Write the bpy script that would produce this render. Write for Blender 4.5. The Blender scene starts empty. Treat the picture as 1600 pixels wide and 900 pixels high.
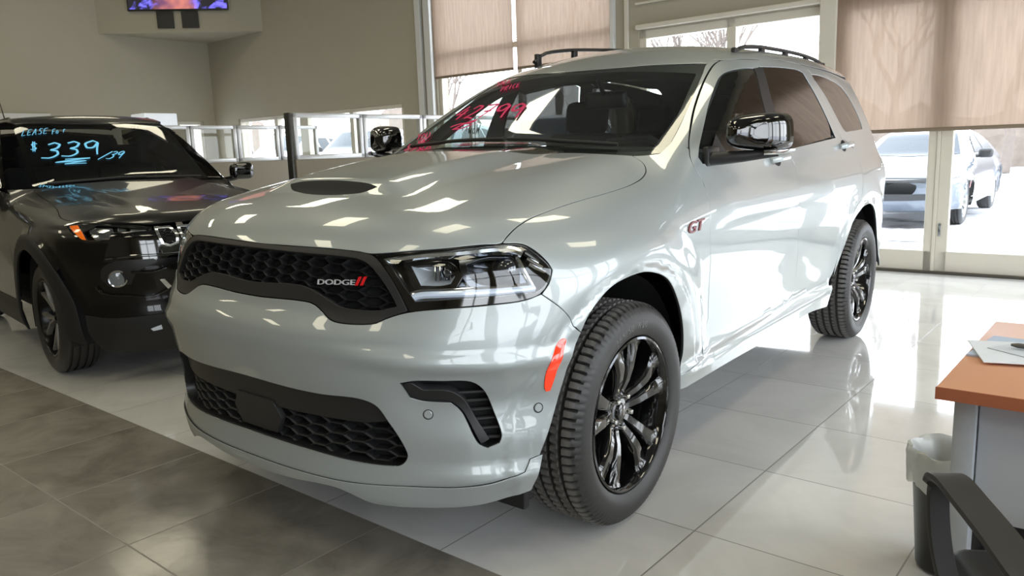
OUTLINES={"hood@0": [[0.07541, -0.75539, 0.99347], [0.22205, -0.7474, 0.99534], [0.35028, -0.73229, 0.99458], [0.42036, -0.72055, 0.99143], [0.465, -0.71211, 0.98702], [0.57552, -0.66676, 0.99675], [0.66854, -0.60644, 1.00508], [0.74542, -0.52759, 1.01193], [0.77255, -0.49075, 1.01313], [0.77106, -0.464, 1.02866], [0.76667, -0.40756, 1.05271], [0.76441, -0.29864, 1.07728], [0.77269, -0.10814, 1.10267], [0.78517, 0.06173, 1.11968], [0.79136, 0.23904, 1.14018], [0.78088, 0.35058, 1.1609], [0.75697, 0.42367, 1.18571], [0.71942, 0.46644, 1.21132], [0.66379, 0.48729, 1.23652], [0.57378, 0.40634, 1.24497], [0.43386, 0.3492, 1.25057], [0.30342, 0.23036, 1.25517]], "scoop@0": [[-0.25616, -0.4512, 1.15692], [-0.25366, -0.4351, 1.16775], [-0.18859, -0.43367, 1.17342], [-0.08468, -0.43117, 1.17726], [0.05469, -0.4351, 1.17533], [0.17247, -0.44113, 1.16915], [0.22529, -0.45099, 1.16021], [0.20015, -0.46823, 1.14807], [0.16826, -0.482, 1.1397], [0.06435, -0.50299, 1.13295], [-0.10213, -0.50511, 1.13186], [-0.1925, -0.49316, 1.13323]], "fender@0": [[0.77255, -0.49075, 1.01313], [0.80777, -0.44231, 1.00889], [0.82964, -0.42532, 0.99618], [0.87315, -0.40084, 0.95119], [0.8845, -0.398, 0.93102], [0.88665, -0.4182, 0.89469], [0.87733, -0.44421, 0.86602], [0.91643, -0.39032, 0.81343], [0.92641, -0.36474, 0.78093], [0.93297, -0.36115, 0.7617], [0.94268, -0.33421, 0.73795], [0.95337, -0.30094, 0.79138], [0.9669, -0.20746, 0.85335], [0.98048, -0.08672, 0.87825], [0.98222, 0.04497, 0.86738], [0.97987, 0.17177, 0.82194], [0.97064, 0.27465, 0.72645], [0.95853, 0.34674, 0.61395], [0.94676, 0.36765, 0.49277], [0.94518, 0.35238, 0.42691], [0.95604, 0.44107, 0.43888], [0.94859, 0.56507, 0.44607], [0.92245, 0.65652, 0.58784], [0.93652, 0.62306, 0.72529], [0.94506, 0.60903, 0.81211], [0.94996, 0.58534, 0.97706], [0.92743, 0.6103, 1.07724], [0.88967, 0.63495, 1.14384], [0.86641, 0.62533, 1.18094], [0.83779, 0.63913, 1.22226], [0.81636, 0.67256, 1.25624], [0.73723, 0.68117, 1.29203], [0.73767, 0.65766, 1.27973], [0.73386, 0.57668, 1.24243], [0.6942, 0.52446, 1.23671], [0.66379, 0.48729, 1.23652], [0.71942, 0.46644, 1.21132], [0.75697, 0.42367, 1.18571], [0.78088, 0.35058, 1.1609], [0.79136, 0.23904, 1.14018], [0.78517, 0.06173, 1.11968], [0.77269, -0.10814, 1.10267], [0.76441, -0.29864, 1.07728], [0.76667, -0.40756, 1.05271], [0.77106, -0.464, 1.02866]], "door_front@0": [[0.81636, 0.67256, 1.25624], [0.83779, 0.63913, 1.22226], [0.86641, 0.62533, 1.18094], [0.88967, 0.63495, 1.14384], [0.92743, 0.6103, 1.07724], [0.94996, 0.58534, 0.97706], [0.94506, 0.60903, 0.81211], [0.93652, 0.62306, 0.72529], [0.92245, 0.65652, 0.58784], [0.94859, 0.56507, 0.44607], [0.93197, 0.94123, 0.45425], [0.92665, 1.34551, 0.46072], [0.92478, 1.60268, 0.46326], [0.91834, 1.74082, 0.52114], [0.92249, 1.76141, 0.58827], [0.93536, 1.73608, 0.7148], [0.94718, 1.69287, 0.84126], [0.94648, 1.66137, 1.05055], [0.90295, 1.72251, 1.16274], [0.88405, 1.65443, 1.23459], [0.88926, 1.05213, 1.21031], [0.878, 0.77757, 1.19282], [0.86661, 0.69019, 1.20084], [0.85289, 0.68331, 1.22347], [0.83893, 0.71896, 1.25767], [0.77623, 0.93659, 1.40781], [0.71762, 1.16988, 1.53915], [0.70693, 1.23709, 1.57084], [0.70962, 1.30351, 1.59395], [0.73116, 1.42702, 1.61392], [0.73299, 1.64877, 1.63433], [0.70032, 1.71727, 1.67454], [0.67231, 1.4939, 1.66464], [0.63021, 1.4175, 1.65817], [0.6222, 1.35429, 1.64007], [0.6508, 1.18983, 1.56902], [0.7216, 0.9104, 1.41455], [0.79344, 0.71498, 1.29088]], "door_rear@0": [[0.88405, 1.65443, 1.23459], [0.90295, 1.72251, 1.16274], [0.94648, 1.66137, 1.05055], [0.94718, 1.69287, 0.84126], [0.93536, 1.73608, 0.7148], [0.92249, 1.76141, 0.58827], [0.91834, 1.74082, 0.52114], [0.92478, 1.60268, 0.46326], [0.92333, 1.87352, 0.46547], [0.93776, 2.34703, 0.44743], [0.93075, 2.43712, 0.51737], [0.94211, 2.49241, 0.62381], [0.95356, 2.55076, 0.71946], [0.96258, 2.62384, 0.79949], [0.96763, 2.71745, 0.87154], [0.96986, 2.80395, 0.91123], [0.9641, 2.85963, 0.96934], [0.91468, 2.96382, 1.13155], [0.88879, 2.91203, 1.21093], [0.87025, 2.69762, 1.28638], [0.81236, 2.5607, 1.45962], [0.72372, 2.48219, 1.66182], [0.7008, 2.34111, 1.69356], [0.69641, 2.06258, 1.69453], [0.70032, 1.71727, 1.67454], [0.73299, 1.64877, 1.63433], [0.7285, 1.97179, 1.65075], [0.72753, 2.26114, 1.65433], [0.73356, 2.33445, 1.64255], [0.79817, 2.4271, 1.49619], [0.86147, 2.52707, 1.31684], [0.87093, 2.55169, 1.2839]], "a_pillar@0": [[0.59281, 1.33415, 1.6394], [0.62689, 1.20857, 1.58269], [0.68128, 0.969, 1.4547], [0.7233, 0.76747, 1.34022], [0.73686, 0.67624, 1.28957], [0.81325, 0.67329, 1.25874], [0.79344, 0.71498, 1.29088], [0.7216, 0.9104, 1.41455], [0.6508, 1.18983, 1.56902], [0.6222, 1.35429, 1.64007], [0.62482, 1.40759, 1.65643], [0.59597, 1.41502, 1.66488]], "rocker@0": [[0.94518, 0.35238, 0.42691], [0.94671, 0.58614, 0.44601], [0.93197, 0.94123, 0.45425], [0.92665, 1.34551, 0.46072], [0.92333, 1.87352, 0.46547], [0.94165, 2.38482, 0.44738], [0.947, 2.33659, 0.39597], [0.947, 2.2826, 0.34584], [0.947, 1.92852, 0.37171], [0.947, 1.4733, 0.36194], [0.947, 0.83881, 0.36946], [0.93924, 0.36229, 0.37329]], "win_front@0": [[0.85775, 0.679, 1.21364], [0.84024, 0.72215, 1.25759], [0.7782, 0.93864, 1.40778], [0.71977, 1.1719, 1.53912], [0.71026, 1.23648, 1.56921], [0.71409, 1.30024, 1.59065], [0.73372, 1.42064, 1.61049], [0.73613, 1.56261, 1.62449], [0.80146, 1.50904, 1.48785], [0.86832, 1.47259, 1.29325], [0.88643, 1.47275, 1.22491], [0.88926, 1.05213, 1.21031], [0.8773, 0.77904, 1.19531]], "win_rear@0": [[0.73485, 1.68842, 1.63352], [0.73063, 1.96587, 1.64703], [0.72961, 2.25508, 1.65044], [0.73573, 2.31656, 1.638], [0.79978, 2.40994, 1.49211], [0.85024, 2.48282, 1.35307], [0.86872, 2.46615, 1.29183], [0.88342, 1.685, 1.23707], [0.85975, 1.64008, 1.32256], [0.80593, 1.63104, 1.4764]], "b_trim@0": [[0.73624, 1.57085, 1.62497], [0.73485, 1.68842, 1.63352], [0.80593, 1.63104, 1.4764], [0.85975, 1.64008, 1.32256], [0.88342, 1.685, 1.23707], [0.88643, 1.47275, 1.22491], [0.86832, 1.47259, 1.29325], [0.80146, 1.50904, 1.48785]], "handleF@0": [[0.93496, 1.49075, 1.08729]], "handleR@0": [[0.91672, 2.68581, 1.12943]], "wstop@0": [[0.00259, 1.17227, 1.63481], [0.17814, 1.19589, 1.63993], [0.33738, 1.24185, 1.6454], [0.4716, 1.28784, 1.6449], [0.56518, 1.33141, 1.64405], [0.59097, 1.33829, 1.64124]], "roofside@0": [[0.59597, 1.41502, 1.66488], [0.62807, 1.42258, 1.66012], [0.67031, 1.49885, 1.66659], [0.69841, 1.7313, 1.67715], [0.69438, 2.0684, 1.69671], [0.6989, 2.34689, 1.69579]], "quarterfront@0": [[0.97368, 3.22435, 0.75715], [0.98091, 3.11659, 0.83663], [0.98231, 3.01647, 0.87063], [0.97897, 2.91661, 0.87209], [0.97157, 2.813, 0.84866], [0.96734, 2.67849, 0.79467], [0.95499, 2.58283, 0.67817], [0.94415, 2.50699, 0.58434], [0.93328, 2.44517, 0.49754], [0.94211, 2.49241, 0.62381], [0.95356, 2.55076, 0.71946], [0.96258, 2.62384, 0.79949], [0.96763, 2.71745, 0.87154], [0.96986, 2.80395, 0.91123], [0.9641, 2.85963, 0.96934], [0.91468, 2.96382, 1.13155], [0.88879, 2.91203, 1.21093], [0.87025, 2.69762, 1.28638], [0.81236, 2.5607, 1.45962], [0.72372, 2.48219, 1.66182], [0.7008, 2.34111, 1.69356]], "win_quarter@0": [[0.73358, 2.46432, 1.6425], [0.73132, 2.62019, 1.64724], [0.73746, 2.81163, 1.63434], [0.75525, 3.08408, 1.58566], [0.79771, 3.22049, 1.47229], [0.82909, 3.27605, 1.38073], [0.84533, 3.26995, 1.33131], [0.85952, 2.92878, 1.31956], [0.85998, 2.77929, 1.32178], [0.84258, 2.70738, 1.37634], [0.78273, 2.58815, 1.53409]], "wsbot@0": [[0.73458, 0.58617, 1.24616], [0.67798, 0.52338, 1.24171], [0.56835, 0.41554, 1.24721], [0.42604, 0.36113, 1.2528], [0.29746, 0.23848, 1.25747]], "wsside@0": [[0.59097, 1.33829, 1.64124], [0.62689, 1.20857, 1.58269], [0.68128, 0.969, 1.4547], [0.71931, 0.7757, 1.34547], [0.73494, 0.68014, 1.29207], [0.74302, 0.6413, 1.2699], [0.73458, 0.58617, 1.24616]], "bumper@0": [[-0.18688, -0.81197, 0.8337], [0.05736, -0.81599, 0.83448], [0.28788, -0.80116, 0.83719], [0.32138, -0.80081, 0.82543], [0.37513, -0.80482, 0.79805], [0.41119, -0.80021, 0.79217], [0.48673, -0.77784, 0.79269], [0.52269, -0.76177, 0.79786], [0.54609, -0.74602, 0.80986], [0.60273, -0.71239, 0.82894], [0.69922, -0.64922, 0.83967], [0.77933, -0.57609, 0.84479], [0.84988, -0.48831, 0.85192], [0.87733, -0.44421, 0.86602], [0.91643, -0.39032, 0.81343], [0.92641, -0.36474, 0.78093], [0.93297, -0.36115, 0.7617], [0.94268, -0.33421, 0.73795], [0.93816, -0.36619, 0.68957], [0.91187, -0.38554, 0.59351], [0.89413, -0.40817, 0.50063], [0.87704, -0.46287, 0.37742], [0.86542, -0.48606, 0.37263], [0.86311, -0.50954, 0.3402], [0.83535, -0.54532, 0.32623], [0.79086, -0.59056, 0.31158], [0.71907, -0.65106, 0.30361], [0.66183, -0.68997, 0.30327], [0.58257, -0.73418, 0.30311], [0.52196, -0.76139, 0.30042], [0.39331, -0.8025, 0.29538], [0.21308, -0.83093, 0.29587], [0.00023, -0.83745, 0.28861]], "lowgrille@0": [[0.06839, -0.85856, 0.58286], [0.33396, -0.83362, 0.57488], [0.47208, -0.79721, 0.57497], [0.51866, -0.77555, 0.55757], [0.54729, -0.75193, 0.50367], [0.5824, -0.72886, 0.4311], [0.58993, -0.72256, 0.39895], [0.58159, -0.72584, 0.38012], [0.56817, -0.73296, 0.36734], [0.53399, -0.74813, 0.3623], [0.43778, -0.78145, 0.36261], [0.24632, -0.81813, 0.37195], [-0.00286, -0.82807, 0.36713]], "fog@0": [[0.59498, -0.74996, 0.63074], [0.62908, -0.73016, 0.63835], [0.69403, -0.68069, 0.63676], [0.75571, -0.62461, 0.63096], [0.77486, -0.59569, 0.60568], [0.78847, -0.56084, 0.52675], [0.80942, -0.55367, 0.45627], [0.80517, -0.56114, 0.43406], [0.78212, -0.58812, 0.422], [0.76472, -0.60612, 0.4339], [0.71859, -0.63052, 0.53338], [0.69689, -0.64928, 0.56056], [0.63426, -0.69756, 0.56729], [0.60674, -0.72366, 0.57984]], "lip@0": [[0.00023, -0.83745, 0.28861], [0.21308, -0.83093, 0.29587], [0.39331, -0.8025, 0.29538], [0.52196, -0.76139, 0.30042], [0.58257, -0.73418, 0.30311], [0.66183, -0.68997, 0.30327], [0.71907, -0.65106, 0.30361], [0.79086, -0.59056, 0.31158], [0.83535, -0.54532, 0.32623], [0.86311, -0.50954, 0.3402], [0.86542, -0.48606, 0.37263], [0.87704, -0.46287, 0.37742], [0.8793, -0.48347, 0.33476], [0.85912, -0.49336, 0.28239], [0.8264, -0.53502, 0.27198], [0.75849, -0.60277, 0.25302], [0.70939, -0.64247, 0.24708], [0.62989, -0.69543, 0.24402], [0.52335, -0.749, 0.24176], [0.47812, -0.76773, 0.24486], [0.41504, -0.79328, 0.26865], [0.36515, -0.80756, 0.28158], [0.30003, -0.81947, 0.28215], [0.15809, -0.8317, 0.2714], [-0.00958, -0.83295, 0.26218]], "lowplate@0": [[0.06839, -0.85856, 0.58286], [0.33396, -0.83362, 0.57488], [0.47208, -0.79721, 0.57497], [0.51866, -0.77555, 0.55757], [0.54444, -0.75405, 0.50764], [0.47647, -0.78074, 0.49568], [0.31184, -0.82202, 0.49406], [0.03171, -0.84102, 0.49189]], "fogtrim@0": [[0.59968, -0.74488, 0.62377], [0.60803, -0.72465, 0.58536], [0.63508, -0.69819, 0.57149], [0.70022, -0.64734, 0.56374], [0.7214, -0.62796, 0.53708], [0.76878, -0.60221, 0.43549], [0.7857, -0.58421, 0.44715], [0.74687, -0.60719, 0.52047], [0.72448, -0.62992, 0.5731], [0.6987, -0.66058, 0.59794], [0.64129, -0.70572, 0.60166], [0.62151, -0.73088, 0.62583]], "marker@0": [[0.92258, -0.39368, 0.73035], [0.92581, -0.39011, 0.72713], [0.92729, -0.41502, 0.67598], [0.90199, -0.41831, 0.61417], [0.88965, -0.42422, 0.57512], [0.88308, -0.43474, 0.57383], [0.88373, -0.44206, 0.58973], [0.90282, -0.44901, 0.65132], [0.91036, -0.416, 0.71613], [0.91661, -0.40164, 0.7293]], "sensors@0": [[0.6427, -0.68723, 0.52794], [0.86728, -0.45269, 0.5244]], "grille@0": [[0.07541, -0.75539, 0.99347], [0.22205, -0.7474, 0.99534], [0.35028, -0.73229, 0.99458], [0.42036, -0.72055, 0.99143], [0.47336, -0.71277, 0.98211], [0.51782, -0.71464, 0.94866], [0.56387, -0.71271, 0.89329], [0.60187, -0.71119, 0.83417], [0.5456, -0.74543, 0.81155], [0.52238, -0.76142, 0.79868], [0.48639, -0.77747, 0.79351], [0.41079, -0.7998, 0.79299], [0.37471, -0.80441, 0.79887], [0.32082, -0.80022, 0.82719], [0.28735, -0.80059, 0.83898], [0.05663, -0.81531, 0.83634], [-0.1878, -0.81119, 0.83564]], "grillemesh@0": [[-0.01153, -0.76609, 0.97659], [0.23192, -0.75658, 0.97951], [0.35906, -0.74111, 0.97817], [0.43363, -0.72903, 0.97184], [0.47245, -0.72619, 0.9558], [0.52031, -0.7244, 0.91317], [0.56136, -0.72239, 0.86127], [0.57114, -0.72303, 0.84391], [0.51888, -0.74847, 0.83131], [0.46042, -0.76836, 0.82998], [0.39548, -0.78342, 0.83467], [0.31891, -0.78873, 0.86169], [0.23648, -0.7921, 0.88303], [0.04347, -0.80235, 0.87593]], "badge@0": [[0.30946, -0.78091, 0.89229], [0.44072, -0.75297, 0.89875], [0.47939, -0.74141, 0.9007]], "headlight@0": [[0.47262, -0.71196, 0.98382], [0.57591, -0.66721, 0.99591], [0.66894, -0.60693, 1.00425], [0.74587, -0.52819, 1.01111], [0.77303, -0.4914, 1.01231], [0.80825, -0.443, 1.00807], [0.83051, -0.42657, 0.99451], [0.87342, -0.40124, 0.95033], [0.88399, -0.39891, 0.9311], [0.88612, -0.41907, 0.89478], [0.87614, -0.4457, 0.86708], [0.8498, -0.48817, 0.85282], [0.7792, -0.57587, 0.84658], [0.69902, -0.64891, 0.84143], [0.60562, -0.71005, 0.83162], [0.56564, -0.71193, 0.89334], [0.51973, -0.71396, 0.94872]], "lens@0": [[0.5102, -0.70559, 0.97466], [0.57951, -0.6714, 0.98749], [0.67162, -0.61024, 0.99842], [0.74808, -0.53109, 1.00699], [0.78187, -0.48489, 1.00842], [0.81017, -0.44569, 1.00477], [0.83115, -0.43072, 0.99131], [0.8732, -0.40424, 0.9479], [0.88196, -0.40253, 0.93145], [0.88321, -0.42296, 0.89699], [0.86997, -0.4528, 0.8742], [0.84796, -0.48516, 0.87265], [0.72503, -0.62285, 0.86549], [0.61658, -0.69649, 0.85911], [0.5762, -0.70386, 0.90604], [0.54036, -0.70623, 0.94937]], "hlTop@-0.016": [[0.5053, -0.69112, 0.96863], [0.60067, -0.64116, 0.98427], [0.68994, -0.57627, 0.98999], [0.75768, -0.4993, 0.99456], [0.78749, -0.46224, 0.99024], [0.8087, -0.44438, 0.97829]], "hlBot@-0.02": [[0.58795, -0.68766, 0.85996], [0.6067, -0.67508, 0.871], [0.68117, -0.62705, 0.8763], [0.76299, -0.5545, 0.87823], [0.83374, -0.46542, 0.8801], [0.84907, -0.44229, 0.88165]], "hlSide@-0.024": [[0.79777, -0.45491, 0.96755], [0.8206, -0.45244, 0.92958], [0.84688, -0.4393, 0.87716]], "hlBot@-0.03": [[0.58062, -0.68028, 0.85787], [0.59947, -0.66765, 0.86896], [0.6742, -0.61929, 0.87426], [0.75608, -0.54599, 0.87609], [0.82713, -0.45639, 0.87796], [0.84244, -0.433, 0.87948]], "hlIn@-0.03": [[0.50006, -0.68166, 0.95755], [0.53868, -0.68042, 0.92685], [0.56637, -0.67955, 0.88812], [0.58379, -0.6782, 0.85972]], "hlLamp1@-0.03": [[0.56798, -0.65634, 0.95398], [0.63018, -0.62072, 0.95787], [0.66328, -0.60328, 0.94889], [0.68602, -0.59716, 0.92399], [0.6788, -0.60932, 0.90288], [0.65691, -0.62611, 0.89784], [0.60437, -0.65793, 0.89776]], "hlLamp2@-0.03": [[0.70069, -0.56774, 0.95819], [0.73703, -0.51863, 0.97311], [0.78451, -0.4589, 0.96895], [0.80998, -0.45687, 0.92741], [0.81613, -0.46611, 0.89355], [0.76727, -0.52994, 0.8933], [0.73452, -0.56201, 0.90267], [0.71558, -0.57272, 0.92301]], "hlEye@-0.04": [[0.77607, -0.47961, 0.9353]], "hlEye2@-0.04": [[0.65862, -0.59872, 0.93481]], "hlfin0@-0.02": [[0.80004, -0.42588, 0.99234], [0.81388, -0.41647, 0.9827], [0.83288, -0.40476, 0.96557]], "hlfin1@-0.02": [[0.80921, -0.42924, 0.98018], [0.82408, -0.41816, 0.96854], [0.842, -0.40499, 0.95115]], "hlfin2@-0.02": [[0.81881, -0.43331, 0.96445], [0.83277, -0.42105, 0.95259], [0.85151, -0.40254, 0.93643]], "hlfin3@-0.02": [[0.82713, -0.43567, 0.94847], [0.84057, -0.42271, 0.93646], [0.859, -0.40045, 0.92349]], "gt@0": [[0.94998, 0.38462, 0.95647], [0.94972, 0.52757, 0.98808], [0.94934, 0.40085, 0.98518], [0.95, 0.50231, 0.97051]], "jhood@0": [[-0.20747, -0.78666, 0.94462], [-0.30138, -0.77829, 0.94295], [-0.42115, -0.7578, 0.93958], [-0.52573, -0.70496, 0.9503], [-0.63276, -0.60681, 0.95932], [-0.71011, -0.45688, 0.96364], [-0.73974, -0.34775, 0.96555], [-0.74548, -0.19578, 0.9792], [-0.70585, 0.03919, 1.01916], [-0.67761, 0.40759, 1.06525], [-0.65312, 0.75743, 1.10487], [-0.643, 0.86642, 1.12507], [-0.613, 0.87115, 1.13446], [-0.38174, 0.71953, 1.1587], [-0.19469, 0.70351, 1.16482], [-0.10475, 0.68257, 1.16485]], "jws@0": [[-0.08734, 1.52029, 1.61136], [-0.27087, 1.5551, 1.61913], [-0.40817, 1.59571, 1.62398], [-0.54551, 1.62897, 1.61631], [-0.56763, 1.57931, 1.58516], [-0.58925, 1.38179, 1.45423], [-0.60875, 1.21302, 1.33859], [-0.63219, 0.93712, 1.15527], [-0.60455, 0.90278, 1.1472], [-0.35423, 0.8202, 1.17046], [-0.16338, 0.80662, 1.17691], [-0.06883, 0.79559, 1.17689]], "jflare@0": [[-0.88, 0.91843, 0.7978], [-0.87994, 0.50052, 0.826], [-0.90644, -0.15931, 0.8433], [-0.84832, -0.38137, 0.77231], [-0.81324, -0.48833, 0.59003], [-0.76773, -0.55112, 0.4321], [-0.75671, -0.55537, 0.30533], [-0.70824, -0.56155, 0.20446], [-0.76077, -0.50109, 0.20519], [-0.82054, -0.48904, 0.30749], [-0.85407, -0.42155, 0.47568], [-0.87922, -0.35263, 0.60077], [-0.90873, -0.14738, 0.6697], [-0.91062, 0.26307, 0.66689], [-0.87436, 1.06606, 0.63271]], "jbumper@0": [[-0.24459, -0.85753, 0.78153], [-0.35745, -0.83767, 0.79273], [-0.42722, -0.81705, 0.8102], [-0.45225, -0.80159, 0.85618], [-0.55599, -0.75999, 0.83523], [-0.66722, -0.6809, 0.84406], [-0.74252, -0.59504, 0.85412], [-0.77263, -0.52214, 0.88776], [-0.76548, -0.40042, 0.94386], [-0.75288, -0.22362, 0.9732], [-0.83655, -0.37034, 0.87474], [-0.84611, -0.38612, 0.7724], [-0.81324, -0.48833, 0.59003], [-0.77, -0.54863, 0.43594], [-0.6771, -0.65785, 0.41162], [-0.43916, -0.7982, 0.41568], [-0.27493, -0.83543, 0.41593]], "jchin@0": [[-0.27541, -0.83563, 0.41215], [-0.43961, -0.7983, 0.41195], [-0.67748, -0.65764, 0.40789], [-0.76817, -0.55111, 0.42839], [-0.75671, -0.55537, 0.30533], [-0.6952, -0.57689, 0.20433], [-0.55244, -0.68517, 0.19308], [-0.40724, -0.73977, 0.18426], [-0.27302, -0.76577, 0.1813]], "jlight@0": [[-0.76055, -0.38343, 0.95013], [-0.71422, -0.47059, 0.959], [-0.62376, -0.63191, 0.95224], [-0.53201, -0.72019, 0.93685], [-0.42227, -0.77639, 0.92202], [-0.4541, -0.79908, 0.86359], [-0.5555, -0.75972, 0.83881], [-0.66676, -0.68078, 0.84764], [-0.74194, -0.59447, 0.85767], [-0.76842, -0.52184, 0.89465]], "jlens@0": [[-0.75846, -0.41354, 0.94566], [-0.7191, -0.4865, 0.9527], [-0.62711, -0.64092, 0.94562], [-0.5348, -0.72669, 0.93008], [-0.43744, -0.77736, 0.91609], [-0.46206, -0.79393, 0.87146], [-0.55424, -0.75898, 0.84777], [-0.66553, -0.68013, 0.85657], [-0.7383, -0.59639, 0.86469], [-0.76182, -0.52515, 0.9015]], "jamber@0.003": [[-0.7618, -0.43845, 0.9415], [-0.73485, -0.49212, 0.94514], [-0.73703, -0.56242, 0.91197], [-0.73181, -0.6103, 0.86665], [-0.74565, -0.58922, 0.8705], [-0.76098, -0.53508, 0.90194]], "jlamp1@-0.012": [[-0.69572, -0.55301, 0.9296], [-0.60404, -0.66939, 0.92286], [-0.60557, -0.70872, 0.86295], [-0.69078, -0.63111, 0.86726]], "jlamp2@-0.012": [[-0.5794, -0.6894, 0.9215], [-0.54673, -0.71544, 0.91602], [-0.54861, -0.74506, 0.85917], [-0.58652, -0.72289, 0.85815]], "jlamp3@-0.012": [[-0.52347, -0.72902, 0.91448], [-0.45203, -0.7647, 0.90579], [-0.46495, -0.77431, 0.88173], [-0.53101, -0.75452, 0.8579]], "jfog@0.006": [[-0.62309, -0.72717, 0.64063]], "jfogtrim@0": [[-0.68285, -0.67712, 0.7012], [-0.63658, -0.71776, 0.7354], [-0.44611, -0.81911, 0.74218], [-0.4294, -0.82611, 0.72214], [-0.53292, -0.7817, 0.67228], [-0.56214, -0.75033, 0.60281], [-0.66138, -0.6786, 0.59867], [-0.6914, -0.65887, 0.64174]], "jcr1@0.006": [[-0.25426, -0.86855, 0.73048], [-0.38268, -0.84592, 0.68808], [-0.45497, -0.82133, 0.66922], [-0.56146, -0.77438, 0.6754]], "jcr2@0.006": [[-0.25009, -0.86589, 0.76004], [-0.41348, -0.83392, 0.76166], [-0.55222, -0.77788, 0.76646], [-0.66583, -0.70033, 0.75956]], "jcr3@0.006": [[-0.38694, -0.81691, 0.55413], [-0.46039, -0.79009, 0.52443], [-0.58202, -0.73433, 0.53688], [-0.69211, -0.65125, 0.55943], [-0.71609, -0.63233, 0.59816]], "jchrome@0.006": [[-0.42417, -0.81859, 0.61622], [-0.40123, -0.82552, 0.61746], [-0.36617, -0.82518, 0.57092], [-0.38347, -0.81843, 0.55757]], "jreflector@0.008": [[-0.49279, -0.77992, 0.33102], [-0.44077, -0.80215, 0.34767], [-0.43515, -0.79919, 0.3232], [-0.48056, -0.78189, 0.31757]], "jslot1@0": [[-0.41594, -0.77855, 0.92154], [-0.32542, -0.79784, 0.92159], [-0.29532, -0.83204, 0.87556], [-0.29871, -0.84499, 0.82047], [-0.35255, -0.83735, 0.80335], [-0.39631, -0.82431, 0.82213], [-0.41257, -0.8067, 0.87828]], "wr1@0.003": [[-0.56463, 0.82424, 1.40796], [-0.06603, 0.7138, 1.4045], [-0.58496, 0.96221, 1.47545]], "wr2@0.003": [[-0.44097, 0.66195, 1.34513], [-0.2698, 0.66134, 1.36562], [-0.49373, 0.7522, 1.38346]], "wr3@0.003": [[-0.5623, 1.19871, 1.59503], [-0.43118, 1.15832, 1.5995], [-0.60821, 1.28688, 1.6219]], "wr4@0.003": [[-0.42382, 1.05874, 1.55265], [-0.30047, 1.06051, 1.56888], [-0.4571, 1.1246, 1.57973]], "wr5@0.003": [[-0.67988, 0.68513, 1.31135], [-0.5576, 0.64923, 1.31943], [-0.74265, 0.77135, 1.34076]], "wr6@0.003": [[-0.58135, 0.58576, 1.28947], [-0.52366, 0.58424, 1.29809], [-0.63769, 0.65945, 1.3079]], "wr7@0.003": [[-0.57337, 0.47854, 1.26077], [-0.21373, 0.22887, 1.27234], [-0.7255, 0.67058, 1.29285]], "jw1@0.003": [[-0.55292, 1.46066, 1.51789], [-0.37982, 1.43662, 1.53395], [-0.52062, 1.52649, 1.56805]], "jw2@0.003": [[-0.35315, 1.42203, 1.52821], [-0.25066, 1.43196, 1.54695], [-0.33036, 1.4798, 1.56929]], "jw3@0.003": [[-0.54464, 1.28398, 1.40345], [-0.49422, 1.26556, 1.40167], [-0.52027, 1.37999, 1.47173]], "jw4@0.003": [[-0.50319, 1.18032, 1.34383], [-0.12698, 1.14097, 1.36473], [-0.42126, 1.33233, 1.45878]], "jw5@0.003": [[-0.1433, 1.08262, 1.32547], [0.00873, 1.08366, 1.33019], [-0.05421, 1.16434, 1.38271]], "jw6@0.003": [[-0.43666, 1.07763, 1.28861], [-0.22855, 1.04494, 1.29443], [-0.39563, 1.13766, 1.33484]], "jw7@0.003": [[-0.6075, 0.89035, 1.14522], [-0.44839, 0.59464, 1.14309], [-0.5927, 0.92896, 1.16445]]}
import bpy, bmesh, math, random
import numpy as np
from mathutils import Vector, Matrix, Euler
from mathutils.geometry import delaunay_2d_cdt
random.seed(7); rng=np.random.default_rng(7)
PI=math.pi
COL=bpy.context.scene.collection
# ------------------------------------------------------------------ camera
CP=np.array([2.1742,-2.257,1.2781]); YAW,PITCH,ROLL,FPX=-.6517,-.1737,-.0363,1222.39
TH=-.0462                                   # the room is turned this much against the main car
def cam_axes():
    cy,sy=math.cos(YAW),math.sin(YAW)
    f=np.array([sy*math.cos(PITCH),cy*math.cos(PITCH),math.sin(PITCH)]); r=np.array([cy,-sy,0.]); u=np.cross(r,f)
    return r*math.cos(ROLL)+u*math.sin(ROLL), -r*math.sin(ROLL)+u*math.cos(ROLL), f
CR,CU,CF=cam_axes()
def make_camera():
    cd=bpy.data.cameras.new('camera'); co=bpy.data.objects.new('camera',cd); COL.objects.link(co)
    cd.sensor_fit='HORIZONTAL'; cd.sensor_width=36; cd.lens=FPX/1600*36; cd.clip_end=300; cd.clip_start=.02
    m=Matrix(((CR[0],CU[0],-CF[0],CP[0]),(CR[1],CU[1],-CF[1],CP[1]),(CR[2],CU[2],-CF[2],CP[2]),(0,0,0,1)))
    co.matrix_world=m; bpy.context.scene.camera=co
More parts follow.
